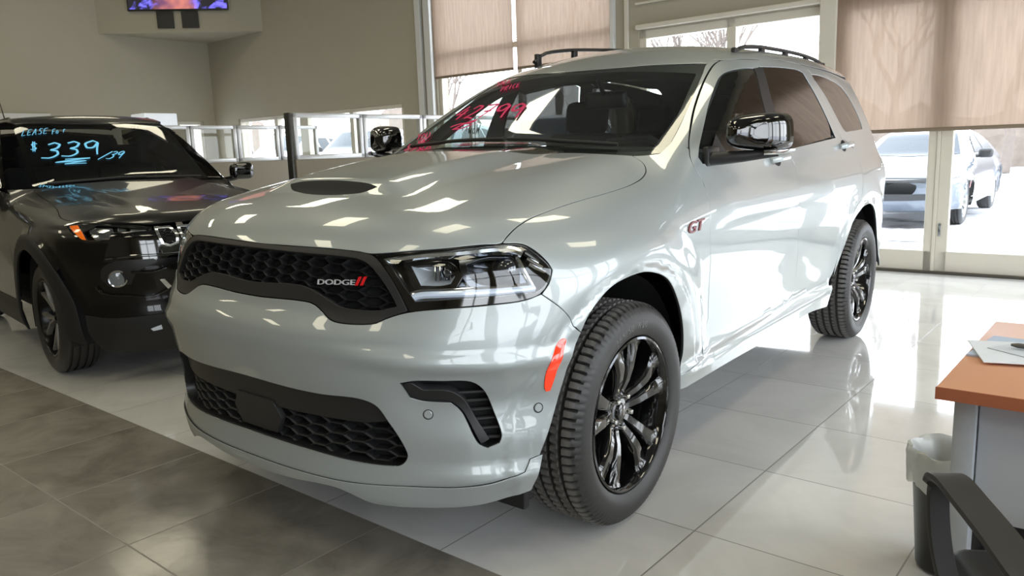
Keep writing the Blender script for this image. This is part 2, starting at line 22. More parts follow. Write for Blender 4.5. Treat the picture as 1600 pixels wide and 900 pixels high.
# ------------------------------------------------------------------ scene graph helpers
def thing(name,label,cat,loc=(0,0,0),rotz=0,group=None):
    o=bpy.data.objects.new(name,None); COL.objects.link(o); o.empty_display_size=.1
    o.location=loc; o.rotation_euler=(0,0,rotz); o['label']=label; o['category']=cat
    if group:o['group']=group
    return o
def tag(o,label,cat,group=None,kind=None):
    o['label']=label; o['category']=cat
    if group:o['group']=group
    if kind:o['kind']=kind
    return o
def link(name,me,mats,parent=None,label=None):
    o=bpy.data.objects.new(name,me); COL.objects.link(o)
    if not isinstance(mats,(list,tuple)):mats=[mats]
    for m in mats: me.materials.append(m)
    if parent is not None:o.parent=parent
    if label:o['label']=label
    return o
def pymesh(name,V,F,mats,parent=None,label=None,smooth=True,mi=None,N=None):
    me=bpy.data.meshes.new(name); me.from_pydata([tuple(map(float,v)) for v in V],[],[tuple(map(int,f)) for f in F]); 
    me.validate(); me.update()
    if smooth: me.polygons.foreach_set('use_smooth',[True]*len(me.polygons))
    if mi is not None and len(mi)==len(me.polygons): me.polygons.foreach_set('material_index',list(map(int,mi)))
    if N is not None: me.normals_split_custom_set_from_vertices([tuple(map(float,n)) for n in N])
    return link(name,me,mats,parent,label)
class MB:
    """collects primitive shapes that make ONE mesh"""
    def __init__(s): s.bm=bmesh.new()
    def box(s,c,d,bev=0,rot=None,seg=2):
        m=Matrix.Translation(c)@(rot.to_4x4() if rot is not None else Matrix.Identity(4))@Matrix.Diagonal((d[0],d[1],d[2],1))
        g=bmesh.ops.create_cube(s.bm,size=1,matrix=m)
        if bev:
            es=list({e for v in g['verts'] for e in v.link_edges}); bmesh.ops.bevel(s.bm,geom=es,offset=bev,segments=seg,affect='EDGES',profile=.5)
        return s
    def prism(s,pts,h,z0=0,axis='z'):
        """closed outline pts (2D) swept along axis"""
        def P(a,b,c): return {'z':(a,b,c),'y':(a,c,b),'x':(c,a,b)}[axis]
        lo=[s.bm.verts.new(P(a,b,z0)) for a,b in pts]; hi=[s.bm.verts.new(P(a,b,z0+h)) for a,b in pts]; n=len(pts)
        s.bm.faces.new(lo[::-1]); s.bm.faces.new(hi)
        for i in range(n): s.bm.faces.new((lo[i],lo[(i+1)%n],hi[(i+1)%n],hi[i]))
        return s
    def tube(s,path,r,seg=10,cap=True,flat=1.0,up=None):
        path=[Vector(p) for p in path]; n=len(path); rs=r if isinstance(r,(list,tuple)) else [r]*n; rings=[]; last=None
        for i,p in enumerate(path):
            t=(path[min(i+1,n-1)]-path[max(i-1,0)]).normalized()
            if last is None:
                a=Vector(up) if up else (Vector((0,0,1)) if abs(t.z)<.9 else Vector((1,0,0)))
            else: a=last
            b=(a-t*a.dot(t)).normalized(); last=b; c=t.cross(b)
            rings.append([s.bm.verts.new(p+(b*math.cos(2*PI*k/seg)*flat+c*math.sin(2*PI*k/seg))*rs[i]) for k in range(seg)])
        for i in range(n-1):
            for k in range(seg): s.bm.faces.new((rings[i][k],rings[i][(k+1)%seg],rings[i+1][(k+1)%seg],rings[i+1][k]))
        if cap: s.bm.faces.new(rings[0][::-1]); s.bm.faces.new(rings[-1])
        return s
    def lathe(s,prof,seg=48,M=None,cap=False,closed=False):
        """prof (r,h) turned about z, then placed by matrix M"""
        M=M or Matrix.Identity(4); rings=[]
        for r,h in prof: rings.append([s.bm.verts.new(M@Vector((r*math.cos(2*PI*k/seg),r*math.sin(2*PI*k/seg),h))) for k in range(seg)])
        idx=range(len(prof)) if closed else range(len(prof)-1)
        for i in idx:
            j=(i+1)%len(prof)
            for k in range(seg): s.bm.faces.new((rings[i][k],rings[i][(k+1)%seg],rings[j][(k+1)%seg],rings[j][k]))
        if cap: s.bm.faces.new(rings[0][::-1]); s.bm.faces.new(rings[-1])
        return s
    def quad(s,a,b,c,d): s.bm.faces.new([s.bm.verts.new(p) for p in (a,b,c,d)]); return s
    def poly(s,pts): s.bm.faces.new([s.bm.verts.new(p) for p in pts]); return s
    def build(s,name,mat,parent=None,label=None,smooth=True,angle=35):
        bmesh.ops.recalc_face_normals(s.bm,faces=s.bm.faces)
        me=bpy.data.meshes.new(name); s.bm.to_mesh(me); s.bm.free()
        if smooth:
            me.polygons.foreach_set('use_smooth',[True]*len(me.polygons)); me.set_sharp_from_angle(angle=math.radians(angle))
        return link(name,me,mat,parent,label)
def copytree(o,parent=None):
    c=o.copy(); COL.objects.link(c); 
    if parent is not None:
        c.parent=parent; c.matrix_parent_inverse=o.matrix_parent_inverse.copy()
    for ch in list(o.children): copytree(ch,c)
    return c
# ------------------------------------------------------------------ materials
def nt(name):
    m=bpy.data.materials.new(name); m.use_nodes=True; t=m.node_tree
    return m,t,t.nodes['Principled BSDF'],t.nodes,t.links
def srgb(c):
    if isinstance(c,str): c=[int(c[i:i+2],16)/255 for i in (1,3,5)]
    return tuple((x/12.92 if x<=.04045 else ((x+.055)/1.055)**2.4) for x in c)+(1,)
def mat(name,col,rough=.5,metal=0,coat=0,spec=.5,emit=0,noise=None,coat_rough=.03,bump=None):
    m,t,b,N,L=nt(name); b.inputs['Base Color'].default_value=srgb(col); b.inputs['Roughness'].default_value=rough; b.inputs['Metallic'].default_value=metal
    b.inputs['Coat Weight'].default_value=coat; b.inputs['Coat Roughness'].default_value=coat_rough; b.inputs['Specular IOR Level'].default_value=spec
    if emit: b.inputs['Emission Color'].default_value=srgb(col); b.inputs['Emission Strength'].default_value=emit
    # every material carries some procedural variation
    sc,amt=noise or (30,.06)
    tc=N.new('ShaderNodeTexCoord'); nz=N.new('ShaderNodeTexNoise'); nz.inputs['Scale'].default_value=sc; nz.inputs['Detail'].default_value=4
    L.new(tc.outputs['Object'],nz.inputs['Vector'])
    mx=N.new('ShaderNodeMix'); mx.data_type='RGBA'; mx.blend_type='MULTIPLY'; mx.inputs[6].default_value=srgb(col); mx.inputs[0].default_value=1
    rp=N.new('ShaderNodeMapRange'); rp.inputs[3].default_value=1-amt; rp.inputs[4].default_value=1+amt
    L.new(nz.outputs['Fac'],rp.inputs[0]); cb=N.new('ShaderNodeCombineColor')
    for i in range(3): L.new(rp.outputs[0],cb.inputs[i])
    L.new(cb.outputs[0],mx.inputs[7]); L.new(mx.outputs[2],b.inputs['Base Color'])
    if bump:
        n2=N.new('ShaderNodeTexNoise'); n2.inputs['Scale'].default_value=bump[0]; bp=N.new('ShaderNodeBump'); bp.inputs['Strength'].default_value=bump[1]; bp.inputs['Distance'].default_value=.002
        L.new(tc.outputs['Object'],n2.inputs['Vector']); L.new(n2.outputs['Fac'],bp.inputs['Height']); L.new(bp.outputs[0],b.inputs['Normal'])
    return m
def glassmat(name,tint,ior=1.5,rough=0.0,minrefl=0.0):
    """thin pane: tinted see-through plus Fresnel reflection"""
    m,t,b,N,L=nt(name); N.remove(b); out=N['Material Output']
    tr=N.new('ShaderNodeBsdfTransparent'); tr.inputs[0].default_value=tuple(tint)+(1,)
    gl=N.new('ShaderNodeBsdfGlossy'); gl.inputs['Roughness'].default_value=rough; gl.inputs[0].default_value=(1,1,1,1)
    f0=((ior-1)/(ior+1))**2*1.6; ge=N.new('ShaderNodeNewGeometry'); dt=N.new('ShaderNodeVectorMath'); dt.operation='DOT_PRODUCT'; L.new(ge.outputs['Incoming'],dt.inputs[0]); L.new(ge.outputs['Normal'],dt.inputs[1])
    def mth(op,a,b=None):
        q=N.new('ShaderNodeMath'); q.operation=op; q.use_clamp=op=='MULTIPLY_ADD'
        L.new(a,q.inputs[0]) if not isinstance(a,float) else setattr(q.inputs[0],'default_value',a)
        if b is not None:
            for i,x in enumerate(b): (L.new(x,q.inputs[i+1]) if not isinstance(x,float) else setattr(q.inputs[i+1],'default_value',x))
        return q.outputs[0]
    om=mth('SUBTRACT',1.0,[mth('ABSOLUTE',dt.outputs['Value'])]); p5=mth('POWER',om,[5.0]); fc=mth('MULTIPLY_ADD',p5,[1-f0,f0])
    mx=N.new('ShaderNodeMixShader')
    L.new(fc,mx.inputs[0]); L.new(tr.outputs[0],mx.inputs[1]); L.new(gl.outputs[0],mx.inputs[2]); L.new(mx.outputs[0],out.inputs[0])
    return m
def emitmat(name,col,s):
    m,t,b,N,L=nt(name); N.remove(b); e=N.new('ShaderNodeEmission'); e.inputs[0].default_value=srgb(col); e.inputs[1].default_value=s; L.new(e.outputs[0],N['Material Output'].inputs[0]); return m
def paint(name,col,metal=.35,rough=.32,flake=.05,coat=1.):
    m=mat(name,col,rough=rough,metal=metal,coat=coat,noise=(900,flake),coat_rough=.015); return m
# ------------------------------------------------------------------ smooth curves and fields
def spl(xs,ys):
    """monotone cubic through knots, clamped outside"""
    xs=np.array(xs,float); ys=np.array(ys,float); h=np.diff(xs); d=np.diff(ys)/h; m=np.zeros_like(xs)
    for i in range(1,len(xs)-1):
        if d[i-1]*d[i]>0: w1=2*h[i]+h[i-1]; w2=h[i]+2*h[i-1]; m[i]=(w1+w2)/(w1/d[i-1]+w2/d[i])
    m[0]=d[0]; m[-1]=d[-1]
    def f(x):
        x=np.clip(np.asarray(x,float),xs[0],xs[-1]); i=np.clip(np.searchsorted(xs,x)-1,0,len(h)-1); t=(x-xs[i])/h[i]
        return (1+2*t)*(1-t)**2*ys[i]+t*(1-t)**2*h[i]*m[i]+t*t*(3-2*t)*ys[i+1]+t*t*(t-1)*h[i]*m[i+1]
    return f
def smax(a,b,r): h=np.maximum(r-np.abs(a-b),0)/r; return np.maximum(a,b)+h*h*r*.25
def smin(a,b,r): return -smax(-a,-b,r)
def sstep(a,b,x): t=np.clip((x-a)/(b-a),0,1); return t*t*(3-2*t)
def bump(x,c,w): t=np.clip(1-np.abs(x-c)/w,0,1); return t*t*(3-2*t)
def grad(F,P,e=2e-3):
    g=np.stack([F(P+np.eye(3)[i]*e)-F(P-np.eye(3)[i]*e) for i in range(3)],1); return g/(np.linalg.norm(g,axis=1,keepdims=True)+1e-12)
def march(F,O,D,t0,t1,n=160,off=0.):
    """first crossing of F=off from outside along rays; nan when missed"""
    O=np.atleast_2d(O); D=np.atleast_2d(D); m=len(O); ts=np.linspace(t0,t1,n); lo=np.full(m,np.nan); hi=np.full(m,np.nan)
    prev=F(O+D*t0)-off; done=np.zeros(m,bool)
    for k in range(1,n):
        cur=F(O+D*ts[k])-off; hit=(~done)&(prev>0)&(cur<=0); lo[hit]=ts[k-1]; hi[hit]=ts[k]; done|=hit; prev=cur
        if done.all(): break
    a,b=lo.copy(),hi.copy()
    for _ in range(26):
        c=(a+b)/2; v=F(O+D*np.nan_to_num(c)[:,None])-off; pos=v>0; a=np.where(pos,c,a); b=np.where(pos,b,c)
    return b
class Planar:
    """maps the surface seen along direction d"""
    def __init__(s,d,c=(0,0,0),reach=3.,depth=6.):
        d=np.array(d,float); s.d=d/np.linalg.norm(d); a=np.array([0,0,1.]) if abs(s.d[2])<.8 else np.array([0,1.,0])
        s.e1=np.cross(a,s.d); s.e1/=np.linalg.norm(s.e1); s.e2=np.cross(s.d,s.e1); s.c=np.array(c,float); s.reach=reach; s.depth=depth
    def to2(s,P): q=np.atleast_2d(P)-s.c; return np.stack([q@s.e1,q@s.e2],1)
    def rays(s,A): return s.c+A[:,:1]*s.e1+A[:,1:2]*s.e2+s.d*s.reach, np.repeat(-s.d[None],len(A),0), s.depth
class Cyl:
    """maps the surface seen from outside towards a vertical axis at (0,ya)"""
    def __init__(s,ya=.25,R=.85): s.ya=ya; s.R=R
    def to2(s,P): P=np.atleast_2d(P); return np.stack([np.arctan2(P[:,0],s.ya-P[:,1])*s.R,P[:,2]],1)
    def rays(s,A):
        f=A[:,0]/s.R; D=np.stack([np.sin(f),-np.cos(f),0*f],1); O=np.stack([0*f,0*f+s.ya,A[:,1]],1)+D*2.2; return O,-D,2.15
def inside(poly,Q):
    x,y=Q[:,0],Q[:,1]; r=np.zeros(len(Q),bool); n=len(poly)
    for i in range(n):
        x1,y1=poly[i]; x2,y2=poly[(i+1)%n]
        if y1==y2: continue
        c=((y1>y)!=(y2>y))&(x<(x2-x1)*(y-y1)/(y2-y1)+x1); r^=c
    return r
def distseg(poly,Q):
    d=np.full(len(Q),9.); n=len(poly)
    for i in range(n):
        a=poly[i];b=poly[(i+1)%n]; ab=b-a; L=ab@ab+1e-12; t=np.clip(((Q-a)@ab)/L,0,1); d=np.minimum(d,np.linalg.norm(Q-a-t[:,None]*ab,axis=1))
    return d
def smooth_outline(P,res,closed=True,corner=42):
    """round the traced polygon with centripetal splines, keeping real corners"""
    P=np.array(P,float); keep=[0]
    for i in range(1,len(P)):
        if np.linalg.norm(P[i]-P[keep[-1]])>res*.25: keep.append(i)
    if closed and len(keep)>3 and np.linalg.norm(P[keep[-1]]-P[keep[0]])<res*.25: keep.pop()
    P=P[keep]; n=len(P); out=[]
    def turn(i):
        if not closed and i in (0,n-1): return True
        a=P[i]-P[i-1]; b=P[(i+1)%n]-P[i]; c=(a@b)/(np.linalg.norm(a)*np.linalg.norm(b)+1e-12); return math.degrees(math.acos(max(-1,min(1,c))))>corner
    T=[turn(i) for i in range(n)]
    for i in range(n if closed else n-1):
        p1=P[i];p2=P[(i+1)%n]; p0=P[i-1] if not T[i] else 2*p1-p2; p3=P[(i+2)%n] if not T[(i+1)%n] else 2*p2-p1
        L=np.linalg.norm(p2-p1); k=max(1,int(math.ceil(L/res)))
        t0=0;t1=t0+np.linalg.norm(p1-p0)**.5+1e-6;t2=t1+L**.5+1e-6;t3=t2+np.linalg.norm(p3-p2)**.5+1e-6
        for j in range(k):
            t=t1+(t2-t1)*j/k
            a1=(t1-t)/(t1-t0)*p0+(t-t0)/(t1-t0)*p1; a2=(t2-t)/(t2-t1)*p1+(t-t1)/(t2-t1)*p2; a3=(t3-t)/(t3-t2)*p2+(t-t2)/(t3-t2)*p3
            b1=(t2-t)/(t2-t0)*a1+(t-t0)/(t2-t0)*a2; b2=(t3-t)/(t3-t1)*a2+(t-t1)/(t3-t1)*a3
            out.append((t2-t)/(t2-t1)*b1+(t-t1)/(t2-t1)*b2)
    if not closed: out.append(P[-1])
    return np.array(out)
def inset(poly,g):
    P=np.array(poly); nx=np.roll(P,-1,0); pv=np.roll(P,1,0); area=.5*np.sum(P[:,0]*nx[:,1]-nx[:,0]*P[:,1]); s=1 if area>0 else -1
    e1=P-pv; e2=nx-P; e1/=np.linalg.norm(e1,axis=1,keepdims=True)+1e-12; e2/=np.linalg.norm(e2,axis=1,keepdims=True)+1e-12
    n1=np.stack([-e1[:,1],e1[:,0]],1)*s; n2=np.stack([-e2[:,1],e2[:,0]],1)*s; n=n1+n2; l=np.linalg.norm(n,axis=1,keepdims=True)+1e-9; n/=l
    c=np.clip(np.sum(n*n1,1),.45,1); return P+n*(g/c)[:,None]
def solve2(Mp,F,A,off=0.):
    O,D,dep=Mp.rays(A); t=march(F,O,D,0,dep,off=off); return O+D*t[:,None]
def panel(name,Mp,F,outline,mats,parent,holes=(),res=.025,off=0.,thick=.012,gap=.0028,mirror=False,inner=True,pre2d=False,label=None,lip=.0,corner=42,hole_gap=None):
    """trimmed sheet on field F: outline and holes are 3D points on it (or 2D when pre2d). Has a turned-in edge and a dark inner skin."""
    tt=(lambda o:np.array(o,float)) if pre2d else (lambda o:Mp.to2(np.array(o,float)))
    out=inset(smooth_outline(tt(outline),res,corner=corner),gap); hs=[inset(smooth_outline(tt(h),res*.7,corner=corner),-(gap if hole_gap is None else hole_gap)) for h in holes]
    lo=out.min(0);hi=out.max(0); gx=np.arange(lo[0],hi[0],res); gy=np.arange(lo[1],hi[1],res)
    G=np.stack(np.meshgrid(gx,gy),-1).reshape(-1,2); G[:,0]+=np.where((np.round((G[:,1]-lo[1])/res).astype(int)%2)==1,res*.5,0)
    ok=inside(out,G)&(distseg(out,G)>res*.45)
    for h in hs: ok&=~inside(h,G); ok[ok]&=distseg(h,G[ok])>res*.4
    pts=[tuple(p) for p in out]; edges=[(i,(i+1)%len(out)) for i in range(len(out))]
    for h in hs:
        k=len(pts); pts+=[tuple(p) for p in h]; edges+=[(k+i,k+(i+1)%len(h)) for i in range(len(h))]
    pts+=[tuple(p) for p in G[ok]]
    v,e,f,_,_,_=delaunay_2d_cdt([Vector(p) for p in pts],edges,[],0,1e-6)
    V2=np.array([(q.x,q.y) for q in v]); f=[t for t in f if len(t)==3]; C=np.array([V2[list(t)].mean(0) for t in f]); kk=inside(out,C)
    for h in hs: kk&=~inside(h,C)
    f=[t for t,k in zip(f,kk) if k]
    P=solve2(Mp,F,V2,off); good=~np.isnan(P[:,0]); f=[t for t in f if all(good[i] for i in t)]
    used=sorted({i for t in f for i in t}); mp={u:i for i,u in enumerate(used)}; P=P[used]; f=[tuple(mp[i] for i in t) for t in f]
    if not len(P): print('EMPTY PANEL',name); return None
    Nn=grad(F,P)
    # orient
    a,b,c=[P[[t[k] for t in f]] for k in range(3)]; fl=np.sum(np.cross(b-a,c-a)*Nn[[t[0] for t in f]],1)<0
    f=[t[::-1] if q else t for t,q in zip(f,fl)]
    cnt={}
    for t in f:
        for i in range(3): cnt[(t[i],t[(i+1)%3])]=1
    bd=[(i,j) for i,j in cnt if (j,i) not in cnt]
    V=[*P]; NN=[*Nn]; F2=list(f); mi=[0]*len(f)
    if thick>0:
        n0=len(V); bv=sorted({i for e in bd for i in e}); 
        # tangent outward of the sheet at the rim, for rounding
        outw={}
        for i,j in bd:
            d=P[j]-P[i]; d/=np.linalg.norm(d)+1e-12; o=np.cross(d,Nn[i]); outw[i]=outw.get(i,0)+o; outw[j]=outw.get(j,0)+o
        ring=[]; 
        for lev,(dn,do) in enumerate(((.0006,.0009),(.0022,.0016),(thick,.0016))):
            m={}
            for i in bv:
                o=outw[i]; o=o/(np.linalg.norm(o)+1e-9); m[i]=len(V); V.append(P[i]-Nn[i]*dn+o*do)
                w=(.75,.35,0.)[lev]; n=Nn[i]*w+o*(1-w)*1.; NN.append(n/np.linalg.norm(n))
            ring.append(m)
        prev={i:i for i in bv}
        for lev,m in enumerate(ring):
            for i,j in bd: F2.append((prev[i],m[i],m[j],prev[j])); mi.append(1 if lev==2 else 0)  # deepest edge wall black: shade of the panel gaps put into colour
            prev=m
        if inner:
            k=len(V); V+=[*(P-Nn*thick)]; NN+=[*(-Nn)]; F2+=[tuple(k+i for i in t[::-1]) for t in f]; mi+=[1]*len(f)
    V=np.array(V); NN=np.array(NN)
    ms=mats if isinstance(mats,(list,tuple)) else [mats]
    if len(ms)==1: ms=[ms[0],MAT.get('liner',ms[0])]
    o=pymesh(name,V,F2,ms,parent,label,mi=mi,N=NN)
    if mirror:
        V2_=V*np.array([-1,1,1]); N2_=NN*np.array([-1,1,1]); o2=pymesh(name,V2_,[t[::-1] for t in F2],ms,parent,label,mi=mi,N=N2_); return o,o2
    return o
MAT={}
def strip(mb,pts,nrm,w,h,taper=True):
    """a raised bar that follows pts (Nx3) on a surface with normals nrm"""
    pts=np.array(pts); n=len(pts); bm=mb.bm; rows=[]
    for i in range(n):
        t=pts[min(i+1,n-1)]-pts[max(i-1,0)]; t/=np.linalg.norm(t)+1e-9; s=np.cross(nrm[i],t); s/=np.linalg.norm(s)+1e-9
        ww=w[i] if hasattr(w,'__len__') else w
        rows.append([bm.verts.new(Vector(pts[i]+s*a*ww/2+nrm[i]*b)) for a,b in ((-1,-h*.6),(-.85,h*.55),(-.3,h),(.3,h),(.85,h*.55),(1,-h*.6))])
    for i in range(n-1):
        for k in range(5): bm.faces.new((rows[i][k],rows[i][k+1],rows[i+1][k+1],rows[i+1][k]))
    bm.faces.new(rows[0]); bm.faces.new(rows[-1][::-1])
def resample(P,step):
    P=np.array(P,float); d=np.r_[0,np.cumsum(np.linalg.norm(np.diff(P,axis=0),axis=1))]; n=max(2,int(round(d[-1]/step))+1); s=np.linspace(0,d[-1],n)
    return np.stack([np.interp(s,d,P[:,k]) for k in range(P.shape[1])],1)
def curve3(P,step=.02): return resample(smooth_outline(np.array(P,float),step*.5,closed=False,corner=60),step)
# ================================================================== the main car: fields of its skin
def make_body(W,L0,yc,Lr,yr,top,flare,n=2.6,r=.12,nr=3.6,scale=.85,relief=None):
    Wf=spl(*W); Lf=spl(*L0)
    def S(P):
        x=np.abs(P[:,0]); y=P[:,1]; z=P[:,2]
        w=Wf(z)+flare(y,z); Lz=yc-Lf(z); a=(x/w)**n+(np.clip(yc-y,0,None)/Lz)**n
        b=(x/w)**nr+(np.clip(y-yr,0,None)/Lr)**nr
        g=np.where(y<yr,a**(1/n),b**(1/nr)); return (g-1)*scale-(relief(x,y,z) if relief else 0)
    def B(P): return smax(S(P),P[:,2]-top(np.abs(P[:,0]),P[:,1]),r)
    return S,B
ARCH=((0.,.38),(3.042,.38))
def d_flare(y,z):
    s=0
    for k,(cy,cz) in enumerate(ARCH):
        rr=np.hypot((y-cy)*(1. if k else np.where(y<cy,.93,1.02)),(z-cz))
        s=s+.024*sstep(.70,.545,rr)*np.where((y>.05)&(k==0),sstep(.36,.54,z),sstep(.10,.30,z))+.010*sstep(.520,.500,rr)*np.where((y>.05)&(k==0),sstep(.40,.52,z),1)
    # sill bulge and mid-door hollow
    s=s+.022*sstep(.475,.43,z)*sstep(.28,.42,y)*sstep(2.75,2.5,y)
    return s
zc_=spl([-.95,-.84,-.76,-.65,-.5,-.2,.2,.6,.75],[.93,1.0,1.045,1.085,1.125,1.178,1.232,1.285,1.30])
def d_top(x,y):
    z=zc_(y)-.085*x*x-.10*sstep(.55,1.0,x)*x
    # raised centre of the bonnet with the scoop step
    z=z+.030*sstep(.40,.22,x)*sstep(-.50,-.415,y)*sstep(.75,.0,y)
    # long soft creases each side of it
    z=z+.014*sstep(.75,.45,x+.18*np.clip(-y,-1,.8))*sstep(-.8,-.3,y)
    return z
def d_relief(x,y,z):
    fr=sstep(-.25,-.42,y)
    r=.012*bump(z,.705-.03*sstep(.4,.85,x),.045)*sstep(.30,.62,x)                 # shoulder line of the bumper
    r=r-.016*bump(z,.555,.11)*sstep(.52,.66,x)*sstep(.93,.84,x)                     # hollow around the intakes
    r=r+.010*bump(z,.335,.05)*sstep(.45,.75,x)
    return r*fr
D_S,D_B=make_body(([.12,.22,.33,.42,.5,.62,.74,.86,.97,1.06,1.14,1.20,1.26,1.4],[.90,.915,.925,.925,.918,.925,.938,.948,.95,.945,.932,.915,.885,.80]),
   ([.12,.2,.25,.3,.36,.45,.55,.63,.70,.75,.82,.9,1.0,1.08,1.2],[-.76,-.80,-.83,-.838,-.828,-.835,-.852,-.868,-.875,-.862,-.822,-.795,-.765,-.72,-.60]),
   -.02,.62,3.32,d_top,d_flare,relief=d_relief)
d_roof=spl([.9,1.2,1.4,1.7,2.1,2.7,3.2,3.5,3.8,4.1],[1.60,1.69,1.735,1.785,1.815,1.825,1.808,1.782,1.745,1.69])
d_side=spl([1.0,1.2,1.28,1.36,1.45,1.55,1.65,1.8],[.925,.892,.872,.848,.816,.776,.730,.655])
def D_G(P):
    x=np.abs(P[:,0]); y=P[:,1]; z=P[:,2]
    s=x-d_side(z)+.03*sstep(2.8,3.9,y)+.03*sstep(1.1,.5,y)
    w=(.44+1.93*(z-1.26)+.33*x*x-y)*.46
    rf=z-(d_roof(y)-.18*x*x)
    rg=(y-(3.80-.55*(z-1.1)-.10*x*x))*.87
    return smax(smax(smax(s*.92,rf,.08),smax(w,rg,.02),.08),1.0-z,.02)
def D_ALL(P): return smin(D_B(P),D_G(P),.05)
# ================================================================== materials shared by the cars
MAT['liner']=mat('black_liner',(.05,.05,.052),rough=.85)
MAT['paint']=paint('silver_white_paint',(.615,.64,.64),metal=.35,rough=.40,flake=.05)
MAT['black_gloss']=mat('gloss_black',(.012,.012,.013),rough=.08,coat=1,noise=(200,.05))
MAT['black_satin']=mat('satin_black_plastic',(.105,.105,.11),rough=.42,noise=(300,.15))
MAT['black_matt']=mat('matt_black_plastic',(.075,.075,.08),rough=.6,noise=(400,.2))
MAT['chrome']=mat('chrome',(.86,.87,.88),rough=.07,metal=1,noise=(20,.02))
MAT['dull_chrome']=mat('brushed_chrome',(.62,.63,.64),rough=.22,metal=1,noise=(20,.02))
MAT['smoke']=mat('smoked_chrome',(.30,.31,.33),rough=.14,metal=1,noise=(20,.05))
MAT['lens']=glassmat('clear_lens',(.93,.95,.97),ior=1.42)
MAT['windshield']=glassmat('windscreen_glass',(.62,.68,.66),ior=1.5)
MAT['glass_front']=glassmat('front_door_glass',(.72,.78,.76),ior=1.45)
MAT['privacy']=glassmat('privacy_glass',(.045,.043,.042),ior=1.62)
MAT['rubber']=mat('tyre_rubber',(.25,.245,.235),rough=.5,noise=(60,.25))
def tread_tint(m,dark,light,r0,r1):
    t=m.node_tree;N=t.nodes;L=t.links;b=N['Principled BSDF']; tc=N.new('ShaderNodeTexCoord'); sp=N.new('ShaderNodeSeparateXYZ'); cb=N.new('ShaderNodeCombineXYZ'); ln=N.new('ShaderNodeVectorMath'); ln.operation='LENGTH'
    L.new(tc.outputs['Object'],sp.inputs[0]); L.new(sp.outputs[1],cb.inputs[1]); L.new(sp.outputs[2],cb.inputs[2]); L.new(cb.outputs[0],ln.inputs[0])
    mr=N.new('ShaderNodeMapRange'); mr.inputs[1].default_value=r0; mr.inputs[2].default_value=r1; L.new(ln.outputs['Value'],mr.inputs[0]); mx=N.new('ShaderNodeMix'); mx.data_type='RGBA'; mx.inputs[6].default_value=srgb(dark); mx.inputs[7].default_value=srgb(light); L.new(mr.outputs[0],mx.inputs[0]); L.new(mx.outputs[2],b.inputs['Base Color'])
tread_tint(MAT['rubber'],(.145,.142,.138),(.36,.35,.335),.373,.3815)
MAT['rim']=mat('gloss_black_wheel',(.07,.07,.073),rough=.13,coat=1,metal=.4,noise=(50,.1))
MAT['iron']=mat('brake_iron',(.32,.30,.28),rough=.4,metal=.9,noise=(40,.2))
MAT['red']=mat('red_enamel',(.80,.06,.09),rough=.3)
MAT['orange']=mat('orange_marker_lens',(.93,.20,.06),rough=.18,coat=1,emit=.25)
MAT['amber']=mat('amber_lens',(.95,.42,.05),rough=.15,coat=1,emit=.15)
MAT['cloth']=mat('black_seat_fabric',(.075,.075,.08),rough=.9,noise=(250,.25))
MAT['white_lens']=mat('frosted_white_lens',(.8,.84,.9),rough=.2,coat=1,emit=.06)  # faint glow added to the lens so it looks brighter
MAT['frosted']=mat('satin_reflector',(.74,.76,.78),rough=.32,metal=.35,noise=(60,.15))
MAT['pink_marker']=mat('pink_chalk_marker',(.78,.14,.34),rough=.8,emit=.12)  # ink given a small glow of its own, brightness put into the colour
MAT['blue_marker']=mat('blue_chalk_marker',(.38,.68,.82),rough=.8,emit=.45)  # stronger glow added to this ink, though it is no lamp
MAT['lensball']=mat('projector_glass',(.10,.11,.13),rough=.03,coat=1,spec=.9)
MAT['badge_silver']=mat('silver_lettering',(.80,.81,.82),rough=.3,metal=.3)
MAT['windshield_dark']=glassmat('dark_windscreen_glass',(.30,.32,.32),ior=1.45)
MAT['lensball2']=mat('fog_lamp_glass',(.45,.48,.50),rough=.1,coat=1)
MAT['badge']=mat('dark_red_badge',(.42,.10,.09),rough=.35)
MAT['lettering']=mat('moulded_rubber_lettering',(.34,.34,.33),rough=.5)
MAT['steel']=mat('bare_steel',(.55,.55,.55),rough=.3,metal=1)
# ------------------------------------------------------------------ outlines: 3D points on the skins, in each car's own axes
def T(name,F,off=0.,M=None,rng_=None): return np.array(OUTLINES['%s@%g'%(name,off)],float)
TILT=math.radians(1.3)
CARM=Matrix.Translation((.95,0,0))@Matrix.Rotation(TILT,4,'Y')@Matrix.Translation((-.95,0,0))
def halfsym(P):
    """full outline of a left-right symmetric sheet from its traced half"""
    P=P[P[:,0]>.012]; a=P[0]+(P[0]-P[1])*(P[0,0]/max(1e-3,P[1,0]-P[0,0]))*.35; a[0]=0; b=P[-1]+(P[-1]-P[-2])*(P[-1,0]/max(1e-3,P[-2,0]-P[-1,0]))*.35; b[0]=0
    R=np.vstack([a,P,b]); Lh=R[1:-1][::-1]*np.array([-1,1,1]); return np.vstack([R,Lh])
def flip(P): return np.array(P)*np.array([-1,1,1])
def on_line(F,P,step=.02,off=0.,d=None,Mp=None):
    C=curve3(P,step); 
    if Mp is not None: C=solve2(Mp,F,Mp.to2(C),off)
    return C,grad(F,C)
